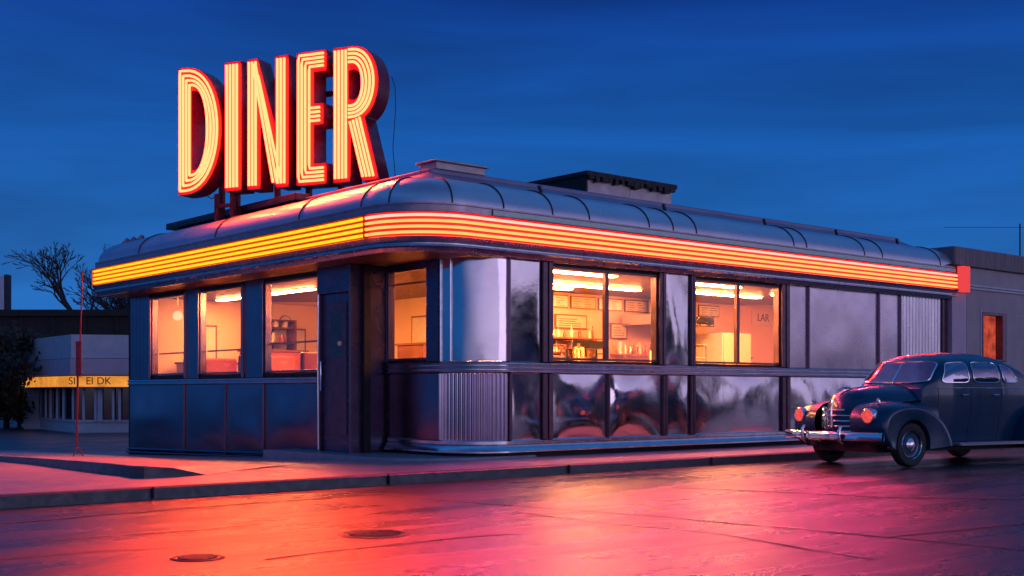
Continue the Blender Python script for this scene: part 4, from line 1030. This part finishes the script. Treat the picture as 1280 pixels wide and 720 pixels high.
FO = [(2.22,.36),(2.34,.46),(2.40,.60),(2.41,.74),(2.34,.88),(2.18,.965),(1.95,1.0),(1.65,1.0),(1.35,.955),(1.08,.86),(.86,.73),(.70,.57),(.60,.42),(.57,.33)]
RO = [(-.98,.33),(-1.0,.50),(-1.06,.70),(-1.2,.86),(-1.42,.95),(-1.7,.93),(-2.0,.82),(-2.25,.64),(-2.42,.46),(-2.46,.36)]
for sg in (1,-1):
    fender(FO, 1.62, .34, .375, .36, .94, sg); fender(RO, -1.5, .34, .37, .55, .93, sg)
# lamps
for sg in (1,-1):
    h = empty('headlight'); h.parent = CAR
    c = (2.37, sg*.70, .775)
    MB().lathe([(.11,-.10),(.118,-.02),(.118,.01),(.10,.025),(.095,.018)], c, (1,sg*.06,.02), 24).build('rim', M['chrome'], h, True)
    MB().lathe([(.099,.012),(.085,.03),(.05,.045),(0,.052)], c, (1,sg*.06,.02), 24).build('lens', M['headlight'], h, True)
    MB().lathe([(.03,0),(.03,.05),(.02,.07),(0,.075)], (2.10, sg*.66, .96), (.35,0,1), 12).build('parking_lamp', M['chrome'], CAR, True)
# bumper
b = MB(); rows = []
for k in range(25):
    y = -.99+1.98*k/24; x = 2.60-.20*abs(y/.97)**2.4
    rows.append([(x-.03,y,.40),(x+.0,y,.405),(x+.02,y,.43),(x+.012,y,.465),(x+.02,y,.50),(x,y,.53),(x-.03,y,.535),(x-.045,y,.47)])
b.grid(rows, wrap=True); b.build('front_bumper', M['chrome'], CAR, True, angle=50)
for sg in (1,-1):
    b = MB(); b.tube([(2.56,sg*.38,.36),(2.62,sg*.38,.40),(2.64,sg*.38,.48),(2.63,sg*.38,.56),(2.59,sg*.38,.62)], lambda s: .028-.008*abs(s-.5)*2, 8); b.build('overrider', M['chrome'], CAR, True)
    b = MB(); b.box(2.1,2.62,sg*.40-.03,sg*.40+.03,.43,.50); b.build('bumper_iron', M['black'], CAR)
b = MB(); b.grid([[(-2.72+.22*abs(y/.95)**2.4,y,z) for z in (.42,.46,.5,.55)] for y in [-.95+1.9*k/16 for k in range(17)]]); b.build('rear_bumper', M['chrome'], CAR, True)
b = MB(); b.box(-2.3,2.1,-.62,.62,.22,.40); b.build('chassis', M['black'], CAR)
# wheels
for x in (1.62,-1.5):
    for sg in (1,-1):
        wv = empty('wheel', (x, sg*.79, .34)); wv.parent = CAR; ax = (0,sg,0)
        tp = [(.215,-.07),(.26,-.085),(.31,-.08),(.335,-.05),(.34,0),(.335,.05),(.31,.08),(.26,.085),(.215,.07)]
        MB().lathe(tp, (0,0,0), ax, 36).build('tyre', M['rubber'], wv, True)
        MB().lathe([(.218,.072),(.205,.062),(.19,.04),(.15,.03),(.12,.035),(0,.035)], (0,0,0), ax, 28).build('rim', M['paint'], wv, True)
        MB().lathe([(.222,.070),(.214,.082),(.204,.070)], (0,0,0), ax, 36).build('trim_ring', M['chrome'], wv, True)
        MB().lathe([(.10,.036),(.095,.055),(.06,.078),(.03,.09),(0,.092)], (0,0,0), ax, 20).build('hubcap', M['chrome'], wv, True)
# running boards
for sg in (1,-1):
    y0, y1 = sorted((sg*.70, sg*.93))
    b = MB(); b.box(-1.02,.62,y0,y1,.30,.35); b.build('running_board', M['step'], CAR, bevel=.015)
    b = MB(); b.box(-1.0,.60,sg*.94-.008,sg*.94+.008,.305,.33); b.build('running_board_trim', M['chrome'], CAR)
# glazing: patches that lie on the body surface, each with a bright frame
def glazed(name, corners, mapper, m='car_glass', fm='chrome', fr=.010, parent=CAR, e=.38):
    t = empty(name); t.parent = parent
    (x0,z0),(x1,z1),(x2,z2),(x3,z3) = corners       # bottom-left, bottom-right, top-right, top-left
    def bl(a, c):
        a = (a+1)/2; c = (c+1)/2
        return ((x0*(1-a)+x1*a)*(1-c)+(x3*(1-a)+x2*a)*c, (z0*(1-a)+z1*a)*(1-c)+(z3*(1-a)+z2*a)*c)
    n = 40; rows = []
    for r in (0.001,.25,.5,.75,.92,1):
        row = []
        for k in range(n):
            th = 2*PI*k/n; cs, sn = math.cos(th), math.sin(th)
            a = math.copysign(abs(cs)**e, cs)*r; c = math.copysign(abs(sn)**e, sn)*r
            row.append(mapper(*bl(a, c)))
        rows.append(row)
    b = MB(); b.grid(rows, wrap=True); b.build('pane', M[m], t, True, angle=80)
    b = MB(); b.tube(rows[-1], fr, 6, closed=True); b.build('frame', M[fm], t, True)
def ws_x(y, z):
    lo, hi = .35, 1.14          # roof_z falls with x
    for _ in range(26):
        mid = (lo+hi)/2
        if roof_z(mid, y) > z: lo = mid
        else: hi = mid
    return (lo+hi)/2
WSH = lambda y, z: (ws_x(y, z)+.012, y, z+.008)
glazed('windshield', [(-.66,1.27),(.66,1.27),(.60,1.60),(-.60,1.60)], WSH, e=.30, fr=.014)
b = MB(); b.tube([WSH(0,1.27+.06*k) for k in range(6)], .013, 6); b.build('windshield_bar', M['chrome'], CAR, True)
for sg in (1,-1):
    mp_ = lambda x, z, sg=sg: (x, sg*(side_y(x, z)+.010), z+.003)
    glazed('side_window', [(.82,1.275),(.24,1.275),(.24,1.60),(.64,1.58)], mp_, e=.34, fr=.008)
    glazed('side_window', [(.14,1.275),(-.48,1.275),(-.46,1.595),(.14,1.60)], mp_, e=.34, fr=.008)
    glazed('quarter_window', [(-.57,1.275),(-.98,1.275),(-.82,1.50),(-.55,1.575)], mp_, e=.42, fr=.008)
    # shut lines, handles, belt moulding
    for x in (.86,.19,-.52):
        b = MB(); b.tube([(x, sg*(tub_y(x, z)+.001), z) for z in [.40+.1*k for k in range(9)]], .0035, 4); b.build('shut_line', M['black'], CAR)
    for x in (.30,-.42):
        b = MB(); yy = tub_y(x, 1.08); b.tube([(x,sg*yy,1.08),(x+.0,sg*(yy+.03),1.085),(x+.13,sg*(yy+.032),1.085)], .010, 6); b.build('handle', M['chrome'], CAR, True)
    b = MB(); b.tube([(x, sg*(tub_y(x, zb(x)-.03)+.004), zb(x)-.03) for x in [.9-.1*k for k in range(22)]], .007, 5); b.build('belt_moulding', M['chrome'], CAR, True)
